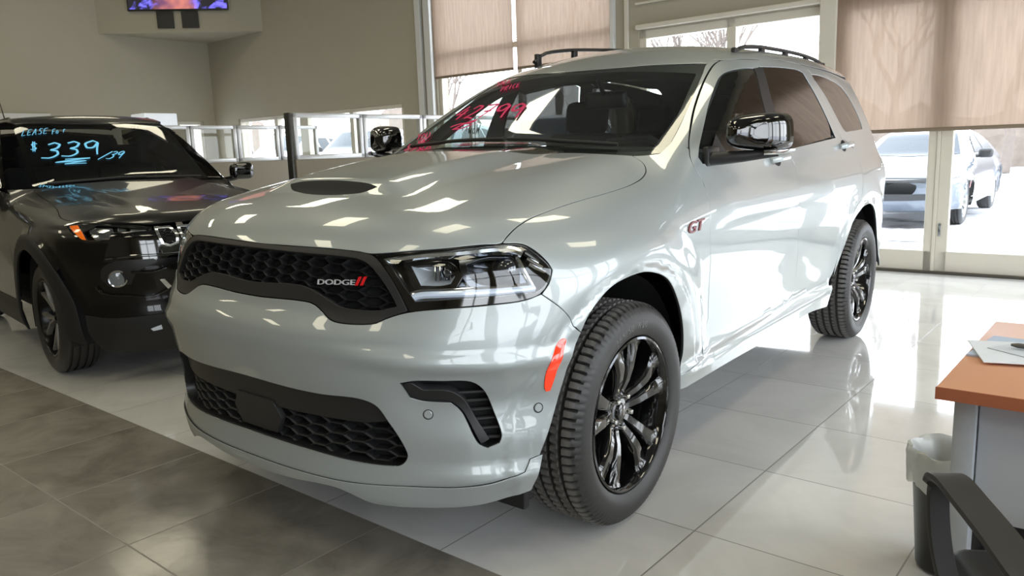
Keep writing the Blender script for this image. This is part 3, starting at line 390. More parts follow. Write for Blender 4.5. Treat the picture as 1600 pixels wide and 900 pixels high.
# ------------------------------------------------------------------ wheels
def wheel_parts(parent,R=.385,w=.255,rimR=.262,side=1,style='pairs',detail=True,rim_mat=None):
    """wheel about the x axis; outer face towards +x*side. parts: tyre, rim (> lug_nut, centre_cap), brake_disc"""
    rim_mat=rim_mat or MAT['rim']; X=Matrix(((0,0,side,0),(1,0,0,0),(0,side,0,0),(0,0,0,1)))
    hw=w/2; seg=400 if detail else 72
    half=[(rimR+.004,hw-.030),(rimR+.010,hw-.013),(rimR+.022,hw-.004),(rimR+.045,hw+.001),(R-.060,hw+.002),(R-.042,hw-.001),(R-.030,hw-.006),(R-.018,hw-.016),(R-.009,hw-.026)]
    gro=[]
    for gx in (.064,.022):
        gro+=[(R-.002,gx+.0085),(R-.014,gx+.0075),(R-.014,gx-.0075),(R-.001,gx-.0085)]
    shoulder=[(R-.004,hw-.036),(R-.003,hw-.045)]
    prof=half+shoulder+gro; prof=prof+[(r,-h) for r,h in prof[::-1]]
    bm=bmesh.new(); rings=[]
    for pi_,(r,h) in enumerate(prof):
        ring=[]
        for k in range(seg):
            rr=r; a=2*PI*k/seg
            if detail:
                if R-.010<=r and abs(h)>.072: # shoulder blocks: cross grooves
                    if k%5==0: rr-=.012
                elif r>R-.0035 and abs(h)<=.072 and (k+int(abs(h)*60))%5<2: rr-=.007
                if R-.033<r<R-.010 and abs(h)>hw-.03 and k%4==0: rr-=.004
            ring.append(bm.verts.new(X@Vector((rr*math.cos(a),rr*math.sin(a),h))))
        rings.append(ring)
    for i in range(len(prof)-1):
        for k in range(seg): bm.faces.new((rings[i][k],rings[i][(k+1)%seg],rings[i+1][(k+1)%seg],rings[i+1][k]))
    b=MB(); b.bm.free(); b.bm=bm; tyre=b.build('tyre',MAT['rubber'],parent,angle=28)
    # rim barrel
    b=MB(); b.lathe([(rimR+.006,hw-.026),(rimR+.004,hw-.012),(rimR-.004,hw-.010),(rimR-.010,hw-.018),(rimR-.014,hw-.045),(rimR-.03,hw-.09),(rimR-.035,-hw+.02),(rimR,-hw+.02)],seg=72,M=X)
    fz=hw-.040  # spoke face height
    hubr=.062
    def spoke(b,pts,wd,th):
        """pts: (r, angle, face height)"""
        rows=[]
        for (r,a,h),wi in zip(pts,wd):
            c=Vector((r*math.cos(a),r*math.sin(a),0)); t=Vector((-math.sin(a),math.cos(a),0))
            rows.append([b.bm.verts.new(X@(c+t*(s*wi)+Vector((0,0,h+dz)))) for s,dz in ((-1,-th),(-1,-.010),(-.62,.0),(.62,.0),(1,-.010),(1,-th))])
        for i in range(len(rows)-1):
            for k in range(5): b.bm.faces.new((rows[i][k],rows[i][k+1],rows[i+1][k+1],rows[i+1][k]))
        b.bm.faces.new(rows[-1])
    if style=='pairs':
        for k in range(5):
            a0=2*PI*k/5+PI/2+.05
            for s in (-1,1):
                pts=[(.045,a0+s*.30,fz-.030),(.075,a0+s*.27,fz-.022),(.11,a0+s*.225,fz-.006),(.16,a0+s*.20,fz+.006),(.21,a0+s*.215,fz+.008),(.236,a0+s*.235,fz+.008),(rimR-.004,a0+s*.25,fz+.016)]
                spoke(b,pts,[.016,.018,.019,.023,.029,.035,.044],.05)
    elif style=='star':
        hb=b; b=MB()
        for k in range(5):
            a0=2*PI*k/5+PI/2
            for s in (-1,1):
                pts=[(.04,a0+s*.08,fz-.015),(.12,a0+s*.13,fz),(.18,a0+s*.24,fz+.006),(rimR-.004,a0+s*.30,fz+.012)]
                spoke(b,pts,[.013,.010,.010,.014],.03)
        star=b; b=hb
    else:
        for k in range(10):
            a0=2*PI*k/10; pts=[(.05,a0,fz-.02),(.13,a0+.03,fz),(rimR-.004,a0+.07,fz+.01)]; spoke(b,pts,[.012,.012,.016],.035)
    b.lathe([(.0,fz-.028),(hubr-.02,fz-.026),(hubr,fz-.034),(hubr+.012,fz-.05),(hubr+.012,fz-.09)],seg=40,M=X)
    rim=b.build('rim',rim_mat,parent,angle=40)
    if style=='star': star.build('spokes',MAT['jspoke'],rim,angle=40)
    if detail:
        for k in range(5):
            a=2*PI*k/5+PI/2+.05+PI/5; n=MB(); n.lathe([(.0,fz-.006),(.007,fz-.007),(.0095,fz-.011),(.0105,fz-.034)],seg=12,M=X@Matrix.Translation((.057*math.cos(a),.057*math.sin(a),0))); n.build('lug_nut',MAT['chrome'],rim)
        n=MB(); n.lathe([(0,fz-.012),(.022,fz-.013),(.029,fz-.017),(.031,fz-.03)],seg=32,M=X); n.build('centre_cap',MAT['black_gloss'],rim)
        n=MB()
        for s in (-1,1):
            n.prism([(s*.004-.003+.004,-.012),(s*.004+.001+.004,-.012),(s*.004+.001-.002,.012),(s*.004-.003-.002,.012)],.002,fz-.0125); 
        for v in n.bm.verts: v.co=X@v.co
        n.build('cap_emblem',MAT['chrome'],rim)
    b=MB(); b.lathe([(.07,.0),(.07,.012),(.165,.012),(.165,-.012),(.07,-.012)],seg=48,M=X,closed=True); b.lathe([(0,.02),(.07,.02),(.08,-.01)],seg=32,M=X); b.build('brake_disc',MAT['iron'],parent,angle=40)
    b=MB(); b.box((0,0,0),(.07,.06,.17),.012); 
    for v in b.bm.verts: v.co=Vector((side*(v.co.x*.6+.02),v.co.y-.155,v.co.z+.03))
    b.build('brake_caliper',MAT['iron'],parent)
def sidewall_text(parent,s,r,x,a0,size,matl,side=1):
    b=MB(); a=a0
    dg=bpy.context.evaluated_depsgraph_get()
    for ch in s:
        cu=bpy.data.curves.new('t','FONT'); cu.body=ch; cu.size=size; cu.extrude=.0008; o=bpy.data.objects.new('t',cu); COL.objects.link(o); bpy.context.view_layer.update()
        me=o.evaluated_get(bpy.context.evaluated_depsgraph_get()).to_mesh(); ww=max([v.co.x for v in me.vertices] or [size*.4])
        am=a-ww*.5/r
        vs=[b.bm.verts.new((x+v.co.z,0,0)) for v in me.vertices]
        for v,q in zip(me.vertices,vs):
            an=am-(v.co.x-ww/2)/r; rr=r+v.co.y; q.co=Vector((x+v.co.z,rr*math.cos(an)*-1*-1,rr*math.sin(an)))
        for p in me.polygons:
            try: b.bm.faces.new([vs[i] for i in p.vertices])
            except ValueError: pass
        a-=(ww+size*.18)/r
        bpy.data.objects.remove(o); bpy.data.curves.remove(cu)
    return b.build('sidewall_lettering',matl,parent,smooth=False)
def text_bm(s,size,extrude=.001,shear=0,space=1.0,bold=0.):
    cu=bpy.data.curves.new('t','FONT'); cu.body=s; cu.size=size; cu.extrude=extrude; cu.shear=shear; cu.space_character=space; cu.offset=bold; o=bpy.data.objects.new('t',cu); COL.objects.link(o); bpy.context.view_layer.update()
    me=bpy.data.meshes.new_from_object(o.evaluated_get(bpy.context.evaluated_depsgraph_get())); bpy.data.objects.remove(o); bpy.data.curves.remove(cu); return me
def text_on(name,s,p0,p1,height,nrm,matl,parent,extrude=.0015,shear=0,bold=0.,up=None):
    """lettering from p0 to p1 (its baseline), standing proud along nrm"""
    me=text_bm(s,1.,0,shear,1.0,bold); V=np.array([v.co[:] for v in me.vertices]); lo=V.min(0);hi=V.max(0)
    p0=np.array(p0,float);p1=np.array(p1,float); ex=p1-p0; nrm=np.array(nrm)/np.linalg.norm(nrm); ey=np.cross(nrm,ex); ey/=np.linalg.norm(ey)
    b=MB(); F=[tuple(p.vertices) for p in me.polygons]; U=(V-lo)/(hi-lo+1e-9)
    base=p0+U[:,:1]*ex+U[:,1:2]*ey*height
    vs=[b.bm.verts.new(q+nrm*extrude) for q in base]; v2=[b.bm.verts.new(q-nrm*.002) for q in base]
    cnt={}
    for f in F:
        try:b.bm.faces.new([vs[i] for i in f])
        except ValueError: continue
        for i in range(len(f)): cnt[(f[i],f[(i+1)%len(f)])]=1
    for i,j in cnt:
        if (j,i) not in cnt: b.bm.faces.new((vs[j],vs[i],v2[i],v2[j]))
    bpy.data.meshes.remove(me)
    return b.build(name,matl,parent,smooth=False)
# ------------------------------------------------------------------ hexagon mesh on a field
def hexmesh(name,Mp,F,outline2,off,cw,ch,bw,depth,matl,parent):
    """raised honeycomb of cells cw x ch inside outline2 (2D of Mp)"""
    lo=outline2.min(0)-cw;hi=outline2.max(0)+cw; segs=[]; 
    nx=int((hi[0]-lo[0])/(cw*.75))+2; ny=int((hi[1]-lo[1])/ch)+2; seen=set()
    for i in range(nx):
        for j in range(ny):
            cx=lo[0]+i*cw*.75; cy=lo[1]+j*ch+(ch/2 if i%2 else 0); hx=[(cw/2,0),(cw*.22,ch/2),(-cw*.22,ch/2),(-cw/2,0),(-cw*.22,-ch/2),(cw*.22,-ch/2)]
            for k in range(6):
                a=(cx+hx[k][0],cy+hx[k][1]); b=(cx+hx[(k+1)%6][0],cy+hx[(k+1)%6][1]); key=tuple(sorted([(round(a[0],3),round(a[1],3)),(round(b[0],3),round(b[1],3))]))
                if key in seen: continue
                seen.add(key); segs.append((a,b))
    A=np.array([s[0] for s in segs]);B=np.array([s[1] for s in segs]); ok=inside(outline2,A)|inside(outline2,B); A=A[ok];B=B[ok]
    PA=solve2(Mp,F,A,off);PB=solve2(Mp,F,B,off); g=~(np.isnan(PA[:,0])|np.isnan(PB[:,0])); PA=PA[g];PB=PB[g]; NA=grad(F,PA)
    b=MB()
    for p,q,n in zip(PA,PB,NA):
        t=q-p; t/=np.linalg.norm(t)+1e-9; s=np.cross(n,t)*bw/2; p=p-t*bw*.3;q=q+t*bw*.3
        c=[]
        for P_ in (p,q):
            c.append([b.bm.verts.new(Vector(P_+s*a+n*h)) for a,h in ((-1,-depth),(-.75,-.15*depth),(0,0),(.75,-.15*depth),(1,-depth))])
        for k in range(4): b.bm.faces.new((c[0][k],c[0][k+1],c[1][k+1],c[1][k]))
        b.bm.faces.new(c[0]);b.bm.faces.new(c[1][::-1])
    return b.build(name,matl,parent,angle=30)
def build_main_suv():
    G=D_ALL; C0=Cyl(.25,.85); t=thing('sport_utility_vehicle','large silver-white sport utility vehicle with black grille and black wheels, parked on the pale tiles','car',tuple(CARM.translation)); t.rotation_euler=(0,TILT,0)
    P=MAT['paint']
    up=Planar((0,-.35,.94)); fen=Planar((.86,-.2,.42)); sd=Planar((1,0,.12)); ap=Planar((.6,-.62,.5)); ws=Planar((0,-.88,.47)); rf=Planar((.0,-.1,1)); qp=Planar((1,.25,.12))
    # ---- bonnet
    hood=panel('hood',up,G,halfsym(T('hood',G)),P,t,res=.022,gap=.0032)
    sc=T('scoop',G); sc=halfsym(np.vstack([sc[(sc[:,0]>0)&(np.arange(len(sc))<7)],sc[(sc[:,0]>0)&(np.arange(len(sc))>=7)]]))
    panel('hood_scoop_shadow',up,G,sc,MAT['liner'],hood,res=.02,off=.0015,thick=.003,gap=0,inner=False)  # flat black sheet painting the dark inside of the scoop mouth
    # ---- front corners and doors
    panel('fender',fen,G,T('fender',G),P,t,res=.015,mirror=True,corner=30)
    df=panel('front_door',sd,G,T('door_front',G),P,t,res=.03,mirror=True,corner=35)
    dr=panel('rear_door',sd,G,T('door_rear',G),P,t,res=.03,mirror=True,corner=35)
    apil=panel('windshield_pillar',ap,G,T('a_pillar',G),P,t,res=.02,mirror=True)
    ro=T('rocker',G); panel('rocker_panel',Planar((1,0,-.1)),G,ro,P,t,res=.03,mirror=True,gap=-.002)
    for d_ in (df,dr):
        pass
    for sgn,dF,dR in ((1,df[0],dr[0]),(-1,df[1],dr[1])):
        f=(lambda A:A) if sgn>0 else flip
        m=Planar((sgn,0,.12))
        panel('window_pane',m,G,f(T('win_front',G)),MAT['glass_front'],dF,res=.05,off=-.004,thick=0,gap=-.004,inner=False)
        panel('window_pane',m,G,f(T('win_rear',G)),MAT['privacy'],dR,res=.05,off=-.004,thick=0,gap=-.004,inner=False,label='dark tinted rear door window')
        panel('window_trim',m,G,f(T('b_trim',G)),MAT['black_satin'],dR,res=.05,off=-.001,thick=.006,gap=-.002,inner=False)
        for dd,pxn,wd in ((dF,'handleF',.2),(dR,'handleR',.2)):
            h=f(T(pxn,G))[0]; n=grad(G,h[None])[0]
            y0,z0=h[1],h[2]; ys=np.linspace(-.105,.105,13); A=np.stack([np.zeros(13),y0+ys,z0+.06*ys],1); pts=solve2(m,G,m.to2(A))
            nn=grad(G,pts); b=MB(); pp=[pts[i]+nn[i]*(.034*(1-(ys[i]/.105)**6)+.002) for i in range(13)]
            strip(b,pp,nn,[.022]+[.034]*11+[.022],.012); b.build('door_handle',MAT['paint'],dd)
            b=MB(); c=solve2(m,G,m.to2(np.array([[0,y0-.01+.05*math.cos(a),z0+.035*math.sin(a)] for a in np.linspace(0,2*PI,24,endpoint=False)])),.0015); b.poly([Vector(q) for q in c]); b.build('handle_shadow',MAT['liner'],dd)  # flat black ellipse: shade of the grip hollow painted on
    # ---- roof
    wt=T('wstop',G); rs=T('roofside',G); wt=wt[wt[:,0]>.02]
    rear=np.array([(.705,2.9,1.68),(.70,3.3,1.65),(.67,3.52,1.62),(.45,3.56,1.66),(.2,3.57,1.68)])
    half=np.vstack([wt,rs,[(.71,2.2,1.68),(.71,2.6,1.685)] if rs[-1,1]<2.1 else np.zeros((0,3)),rear[rear[:,1]>rs[-1,1]+.1]])
    roof=panel('roof',rf,G,halfsym(half),P,t,res=.035,gap=.002)
    # quarter
    cg=T('quarterfront',G); q3=[(.70,3.3,1.65),(.67,3.52,1.62),(.66,3.62,1.5),(.70,3.70,1.34),(.72,3.80,1.2),(.74,3.86,1.0),(.74,3.90,.7),(.74,3.86,.42),(.90,3.50,.40),(.95,3.48,.48)]
    qp_out=np.vstack([cg,[(.705,2.9,1.68)],q3])
    qq=panel('rear_quarter_panel',qp,G,qp_out,P,t,holes=[T('win_quarter',G)],res=.03,mirror=True,hole_gap=.0)
    for sgn,o in zip((1,-1),qq):
        w=T('win_quarter',G); w=w if sgn>0 else flip(w); panel('quarter_window',Planar((sgn,.25,.12)),G,w,MAT['privacy'],o,res=.05,off=-.003,thick=0,gap=-.003,inner=False,label='dark tinted quarter window')
    bk=Planar((0,1,.1),reach=6.); 
    panel('tailgate',bk,G,halfsym(np.array([(.1,3.95,.45),(.73,3.9,.45),(.735,3.86,1.0),(.715,3.8,1.2),(.1,3.8,1.2)])),P,t,res=.05)
    panel('rear_window',bk,G,halfsym(np.array([(.1,3.9,1.2),(.71,3.8,1.2),(.69,3.7,1.34),(.65,3.62,1.5),(.655,3.53,1.61),(.1,3.57,1.67)])),MAT['privacy'],t,res=.05,thick=0,inner=False)
    # ---- windshield
    wb=T('wsbot',G); wss=T('wsside',G); half=np.vstack([wt[:-1],wss,wb[1:]])
    wo=halfsym(half); wd=panel('windshield',ws,G,wo,MAT['windshield'],t,res=.05,off=-.004,thick=0,gap=.0,inner=False)
    w2=smooth_outline(ws.to2(wo),.03); w3=inset(w2,.03); top=w2[:,1].max(); w3[:,1]=np.minimum(w3[:,1],top-.10)
    panel('windshield_border',ws,G,w2,MAT['black_satin'],wd,holes=[w3],res=.03,off=-.008,thick=0,gap=0,inner=False,pre2d=True)
    # cowl under the glass, wipers
    b=MB()
    for k in range(24):
        pass
    cw=[(x,.50+.18*x*x/.5,1.245-.02*abs(x)) for x in np.linspace(-.72,.72,25)]
    b.tube(cw,.035,8); b.build('cowl',MAT['black_matt'],t)
    for x0,x1 in ((-.55,.06),(.08,.58)):
        xs=np.linspace(x0,x1,14); zs=1.288-.03*(xs/.62)**2+.03*np.clip((x1-xs)/(x1-x0)-.5,0,1)*0; A=np.stack([xs,.44+1.93*(zs-1.26)+.33*xs*xs,zs],1); pts=solve2(ws,G,ws.to2(A),.012); g=~np.isnan(pts[:,0]); pts=pts[g]
        b=MB(); b.tube([Vector(p) for p in pts],.008,8); b.build('wiper',MAT['black_matt'],t)
    # ---- bumper
    bo=halfsym(T('bumper',G)); lg=halfsym(T('lowgrille',G)); fg=T('fog',G)
    bum=panel('front_bumper',C0,G,bo,P,t,holes=[lg,fg,flip(fg)],res=.018,gap=.0015,hole_gap=0)
    lo=halfsym(T('lip',G))
    def lipsym(P_):
        n=len(T('lip',G)); return P_
    L=T('lip',G); nU=len(L)
    Fl=lambda Q:G(Q)-.007
    panel('front_splitter',C0,Fl,halfsym(L),P,bum,res=.018,gap=-.004,thick=.02)
    # lower grille: bowl, plate, honeycomb, radar cover
    panel('lower_grille_tray',C0,G,lg,MAT['liner'],bum,res=.03,off=-.075,thick=0,gap=-.02,inner=False)
    lp=halfsym(T('lowplate',G)); panel('lower_grille_blade',C0,G,lp,MAT['black_satin'],bum,res=.025,off=-.022,thick=.02,gap=-.006)
    l2=inset(smooth_outline(C0.to2(lg),.03),-.004); hexmesh('lower_grille_mesh',C0,G,l2,-.03,.078,.034,.008,.03,MAT['black_matt'],bum)
    panel('radar_cover',C0,G,np.array([(-.075,.39),(.075,.39),(.10,.45),(.075,.505),(-.075,.505),(-.10,.45)]),MAT['black_satin'],bum,res=.02,off=-.016,thick=.02,pre2d=True,corner=20)
    # rim walls of the openings
    def rimwall(nm,loop2,Mp,d0,d1,matl,par):
        q=np.vstack([loop2,loop2[:1]]); a=solve2(Mp,G,q,d0); c=solve2(Mp,G,q,d1); b=MB(); n=len(q)
        va=[b.bm.verts.new(p) for p in a[:-1]]; vc=[b.bm.verts.new(p) for p in c[:-1]]
        for i in range(n-1): j=(i+1)%(n-1); b.bm.faces.new((va[i],va[j],vc[j],vc[i]))
        return b.build(nm,matl,par,angle=50)
    rimwall('lower_grille_surround',inset(smooth_outline(C0.to2(lg),.02),.001),C0,.0005,-.08,MAT['black_satin'],bum)
    for s in (1,-1):
        f=(lambda A:A) if s>0 else flip
        fo=f(fg); f2=smooth_outline(C0.to2(fo),.015); fk=panel('fog_intake',C0,G,fo,MAT['liner'],bum,res=.02,off=-.06,thick=0,gap=-.01,inner=False)
        rimwall('intake_surround',inset(f2,.001),C0,.0005,-.065,MAT['black_satin'],fk)
        panel('intake_trim',C0,G,f(T('fogtrim',G)),MAT['black_satin'],fk,res=.015,off=-.008,thick=.03,gap=.0005,inner=False)
        b=MB(); zs=np.arange(.445,.60,.028)
        for z in zs:
            q=[(a,z) for a in np.linspace(f2[:,0].min(),f2[:,0].max(),60)]; q=np.array(q); q=q[inside(f2,q)]
            if len(q)<3: continue
            p=solve2(C0,G,q,-.030); strip(b,p,grad(G,p),.012,.006)
        b.build('intake_slats',MAT['black_matt'],fk)
        m=f(T('marker',G)); panel('side_marker',C0,G,m,MAT['orange'],bum,res=.01,off=.003,thick=.006,gap=0,inner=False,label='orange side marker lamp')
        for q in f(T('sensors',G)):
            n=grad(G,q[None])[0]; z=Vector(n); M=Matrix.Translation(Vector(q))@z.to_track_quat('Z','Y').to_matrix().to_4x4(); b=MB(); b.lathe([(0,.003),(.0105,.003),(.0125,.001),(.013,-.004)],seg=24,M=M); sn=b.build('parking_sensor',P,bum)
            b=MB(); b.lathe([(.013,.0012),(.0155,.0012)],seg=24,M=M); b.build('sensor_ring',MAT['liner'],sn)
    # ---- grille
    go=halfsym(T('grille',G)); gm=halfsym(T('grillemesh',G))
    gr=panel('grille_surround',C0,G,go,MAT['black_satin'],t,holes=[gm],res=.02,off=-.003,thick=.03,gap=.002,hole_gap=0)
    panel('grille_backing',C0,G,go,MAT['liner'],gr,res=.04,off=-.06,thick=0,inner=False)
    hexmesh('grille_mesh',C0,G,inset(smooth_outline(C0.to2(gm),.03),-.004),-.012,.072,.0285,.0065,.03,MAT['black_satin'],gr)
    bd=T('badge',G); pts=bd; n=grad(G,pts[:1])[0]
    off=n*.008; A=bd[0]+off; Bq=bd[1]+off
    text_on('badge_lettering','DODGE',A,Bq,.0155,n,MAT['badge_silver'],gr,bold=.002)
    b=MB(); ex=(bd[2]-bd[1]); ey=np.cross(n,ex); ey/=np.linalg.norm(ey)
    for k in (0,1):
        o=bd[1]+off*1.2+ex*(.08+.42*k); b.poly([Vector(o+ex*a+ey*(h*.026-.002)+n*.003) for a,h in ((0,0),(.26,0),(.55,1),(.29,1))])
    b.build('badge_stripes',MAT['red'],gr)
    # ---- headlights
    for s in (1,-1):
        f=(lambda A:A) if s>0 else flip
        ho=f(T('headlight',G)); lo_=f(T('lens',G)); hp=panel('headlight',C0,G,ho,MAT['black_gloss'],t,holes=[lo_],res=.02,off=-.002,thick=.02,gap=.002,hole_gap=0)
        panel('headlight_bowl',C0,G,lo_,MAT['smoke'],hp,res=.03,off=-.075,thick=0,gap=-.01,inner=False)
        rimwall('headlight_wall',inset(smooth_outline(C0.to2(lo_),.02),.001),C0,-.004,-.08,MAT['dull_chrome'],hp)
        for nm,w,h,o in (('hlTop',.026,.014,-.016),('hlBot',.022,.014,-.020),('hlSide',.016,.012,-.024)):
            c=curve3(f(T(nm,G,o)),.012); c=solve2(C0,G,C0.to2(c),o); b=MB(); strip(b,c,grad(G,c),w,h); b.build('light_bar',MAT['chrome'] if nm!='hlBot' else MAT['white_lens'],hp,label='bright light bar')
        c=curve3(f(T('hlBot',G,-.03)),.012); c=solve2(C0,G,C0.to2(c),-.03); b=MB(); strip(b,c,grad(G,c),.04,.010); b.build('chrome_sill',MAT['chrome'],hp)
        c=curve3(f(T('hlIn',G,-.03)),.012); c=solve2(C0,G,C0.to2(c),-.03); b=MB(); strip(b,c,grad(G,c),.020,.010); b.build('inner_bezel',MAT['smoke'],hp)
        for nm,ml in (('hlLamp1',MAT['chrome']),('hlLamp2',MAT['black_gloss'])):
            q=f(T(nm,G,-.03)); q2=smooth_outline(C0.to2(q),.01); bz=panel('lamp_bezel',C0,G,inset(q2,-.014),MAT['black_gloss' if nm=='hlLamp1' else 'smoke'],hp,holes=[q2],res=.012,off=-.028,thick=.02,gap=0,pre2d=True,inner=False)
            # bowl of the reflector
            ctr=q2.mean(0); rings=[]; b=MB()
            for k,(sc_,o) in enumerate(((1,-.03),(.8,-.045),(.5,-.06),(.2,-.066),(.02,-.067))):
                rings.append([b.bm.verts.new(p) for p in solve2(C0,G,ctr+(q2-ctr)*sc_,o)])
            for i in range(len(rings)-1):
                m=len(q2)
                for j in range(m): b.bm.faces.new((rings[i][j],rings[i][(j+1)%m],rings[i+1][(j+1)%m],rings[i+1][j]))
            b.build('reflector',MAT['frosted'] if nm=='hlLamp1' else MAT['smoke'],bz,angle=60)
            if nm=='hlLamp1':
                b=MB(); z0,z1=q2[:,1].min(),q2[:,1].max()
                lo2=q2.min(0);hi2=q2.max(0)
                for k in range(4):
                    x=lo2[0]+(hi2[0]-lo2[0])*(.55+.11*k) if s>0 else hi2[0]-(hi2[0]-lo2[0])*(.55+.11*k); p=solve2(C0,G,np.array([(x,z) for z in np.linspace(z0+.012,z1-.012,5)]),-.045); strip(b,p,grad(G,p),.006,.012)
                b.build('reflector_ribs',MAT['chrome'],bz)
        for nm,r in (('hlEye',.034),('hlEye2',.016)):
            e=f(T(nm,G,-.04))[0]; n=grad(G,e[None])[0]; n=n*.6+np.array([0,-1,0])*.6; M=Matrix.Translation(Vector(e))@Vector(n).to_track_quat('Z','Y').to_matrix().to_4x4()
            b=MB(); b.lathe([(r*math.cos(a)*1.0,r*.55*math.sin(a)) for a in np.linspace(PI/2,0,8)]+[(r,-.03)],seg=32,M=M); pj=b.build('projector_lens',MAT['lensball'],hp)
            b=MB(); b.lathe([(r,-.03),(r+.002,.004),(r+.007,.004),(r+.009,-.03)],seg=32,M=M); b.build('projector_ring',MAT['smoke'],pj)
        # fins at the outer end
        b=MB()
        for k in range(4):
            c=f(T('hlfin%d'%k,G,-.02)); c=resample(c,.01); strip(b,c,grad(G,c),.013,.008)
        b.build('outer_fins',MAT['chrome'],hp)
        panel('headlight_lens',C0,G,lo_,MAT['lens'],hp,res=.03,off=-.001,thick=0,gap=-.001,inner=False)
    # ---- GT badge
    q=T('gt',G); n=grad(G,q[:1])[0]; text_on('fender_badge','GT',q[0]+n*.001,(q[0]+(q[1]-q[0])*np.array([1,1,.18]))+n*.001,.042,n,MAT['badge'],t,extrude=.004,shear=.25,bold=.02)
    # ---- mirrors
    for s in (1,-1):
        mx=lambda v:Vector((s*v[0],v[1],v[2]))
        b=MB(); c=(1.025,.80,1.318)
        bm=b.bm; rows=[]
        nu,nv=28,14
        for i in range(nv+1):
            fy=i/nv; row=[]
            # front (y-) rounded shell closing to a flat glass side at the rear
            k=(1-(1-fy)**2.6)**(1/2.6) if fy<1 else 1
            for j in range(nu):
                a=2*PI*j/nu; ca,sa=math.cos(a),math.sin(a); e=4.2
                rr=(abs(ca)**e+abs(sa)**e)**(-1/e); wx=.108*(1-.04*sa); hz=.072+.006*ca
                row.append(bm.verts.new(mx((c[0]+rr*ca*wx*(.25+.75*k)+.02*(fy),c[1]-.075+.14*fy+.04*rr*ca*0.6*(1),c[2]+rr*sa*hz*(.25+.75*k)))))
            rows.append(row)
        for i in range(nv):
            for j in range(nu): bm.faces.new((rows[i][j],rows[i][(j+1)%nu],rows[i+1][(j+1)%nu],rows[i+1][j]))
        bm.faces.new(rows[0][::-1]); 
        mr=b.build('door_mirror',MAT['black_gloss'],t,angle=50,label='gloss black door mirror')
        b=MB(); a=[mx((c[0]+.02+.095*math.cos(x)*(abs(math.cos(x))**3.2+abs(math.sin(x))**3.2)**(-1/3.2),c[1]+.068+.03*math.cos(x),c[2]+.062*math.sin(x)*(abs(math.cos(x))**3.2+abs(math.sin(x))**3.2)**(-1/3.2))) for x in np.linspace(0,2*PI,32,endpoint=False)]; b.poly(a); b.build('mirror_glass',MAT['chrome'],mr)
        b=MB(); b.tube([mx((.86,.745,1.215)),mx((.92,.755,1.218)),mx((1.0,.785,1.226)),mx((1.12,.82,1.238))],[.034,.032,.028,.018],14,flat=.8); b.box(mx((.868,.765,1.225)),(.03,.12,.08),.012); b.build('mirror_arm',MAT['black_satin'],mr)
        b=MB(); b.tube([mx((1.08,.772,1.240)),mx((1.14,.795,1.244)),mx((1.175,.835,1.250))],[.010,.012,.008],10); b.build('turn_signal',MAT['chrome'],mr,label='clear turn signal strip')
        b=MB(); tri=solve2(Planar((s,0,.12)),G,Planar((s,0,.12)).to2(np.array([(s*.86,.76,1.235),(s*.86,.90,1.235),(s*.83,.86,1.31),(s*.80,.87,1.40)])),.002)
        b.poly([Vector(p) for p in tri[[0,1,2]]]); b.build('mirror_sail',MAT['black_satin'],mr)
    # ---- inner pillar linings and headliner edge
    for s in (1,-1):
        c=curve3([(s*.585,1.46,1.622),(s*.635,1.28,1.555),(s*.69,1.02,1.405),(s*.722,.83,1.28),(s*.735,.73,1.20)],.04); b=MB(); b.tube([Vector(p) for p in c],.044,12,flat=.8); b.build('pillar_lining',MAT['cloth'],t)
    b=MB(); b.tube([(-.56,1.46,1.605),(-.3,1.42,1.635),(0,1.41,1.64),(.3,1.42,1.635),(.56,1.46,1.605)],.05,10); b.build('headliner_edge',MAT['cloth'],t)
    # ---- roof rails
    for s in (1,-1):
        ys=np.linspace(1.62,3.35,30); zz=[float(d_roof(y))-.18*.58**2+(.02+.05*(y-1.6) if s<0 else -.037) for y in ys]; x=.60*s
        b=MB(); pts=[]
        for y,z in zip(ys,zz):
            k=min((y-1.62)/.14,(3.35-y)/.3,1); k=max(k,0)**.5; pts.append(Vector((x-s*.02*(y-1.6)/1.7,y,z+.012+.042*k)))
        b.tube(pts,.0125,10,flat=.85)
        for y in (1.66,2.05,2.45,2.85,3.22):
            z=float(d_roof(y))-.18*.58**2+(.02+.05*(y-1.6) if s<0 else -.037); b.box((x-s*.02*(y-1.6)/1.7,y,z+.012),(.026,.05,.085),.008)
        b.build('roof_rail',MAT['black_satin'],t)
    # ---- wheels
    for wx,wy,s in ((.955-.1275,0,1),(-.955+.1275,0,-1),(.960-.1275,3.042,1),(-.96+.1275,3.042,-1)):
        w=bpy.data.objects.new('wheel',None); COL.objects.link(w); w.parent=t; w.location=(wx,wy,.383-(.95-wx)*math.tan(TILT)*(s<0))
        wheel_parts(w,side=s,detail=(s>0))
        if s>0: sidewall_text(w,'265/50 R20',.300,.1285,math.radians(118),.034,MAT['lettering'])
        b=MB(); X=Matrix(((0,0,s,0),(1,0,0,0),(0,s,0,0),(0,0,0,1))); b.lathe([(.06,-.32),(.46,-.32),(.475,-.28),(.475,.045)],seg=64,M=Matrix.Translation((wx,wy,.383))@X)
        for v in b.bm.verts:
            if v.co.y<wy-.28 and abs(v.co.x)>.80: v.co.x=math.copysign(.80,v.co.x)
        # keep only the upper arch
        bmesh.ops.delete(b.bm,geom=[v for v in b.bm.verts if v.co.z<.26],context='VERTS'); b.build('wheel_well',MAT['liner'],t)
    # ---- underbody, floor, cabin
    b=MB(); b.box((0,1.6,.31),(1.55,3.9,.12),.03); b.box((0,-.45,.30),(1.2,.5,.10),.03); b.box((0,1.5,.40),(1.74,2.0,.10),.02); b.build('underbody',MAT['liner'],t)
    b=MB(); b.prism([(.83,.30),(.86,-.1),(.80,-.2),(.70,-.2),(.70,.3)][::-1],.1,.2); 
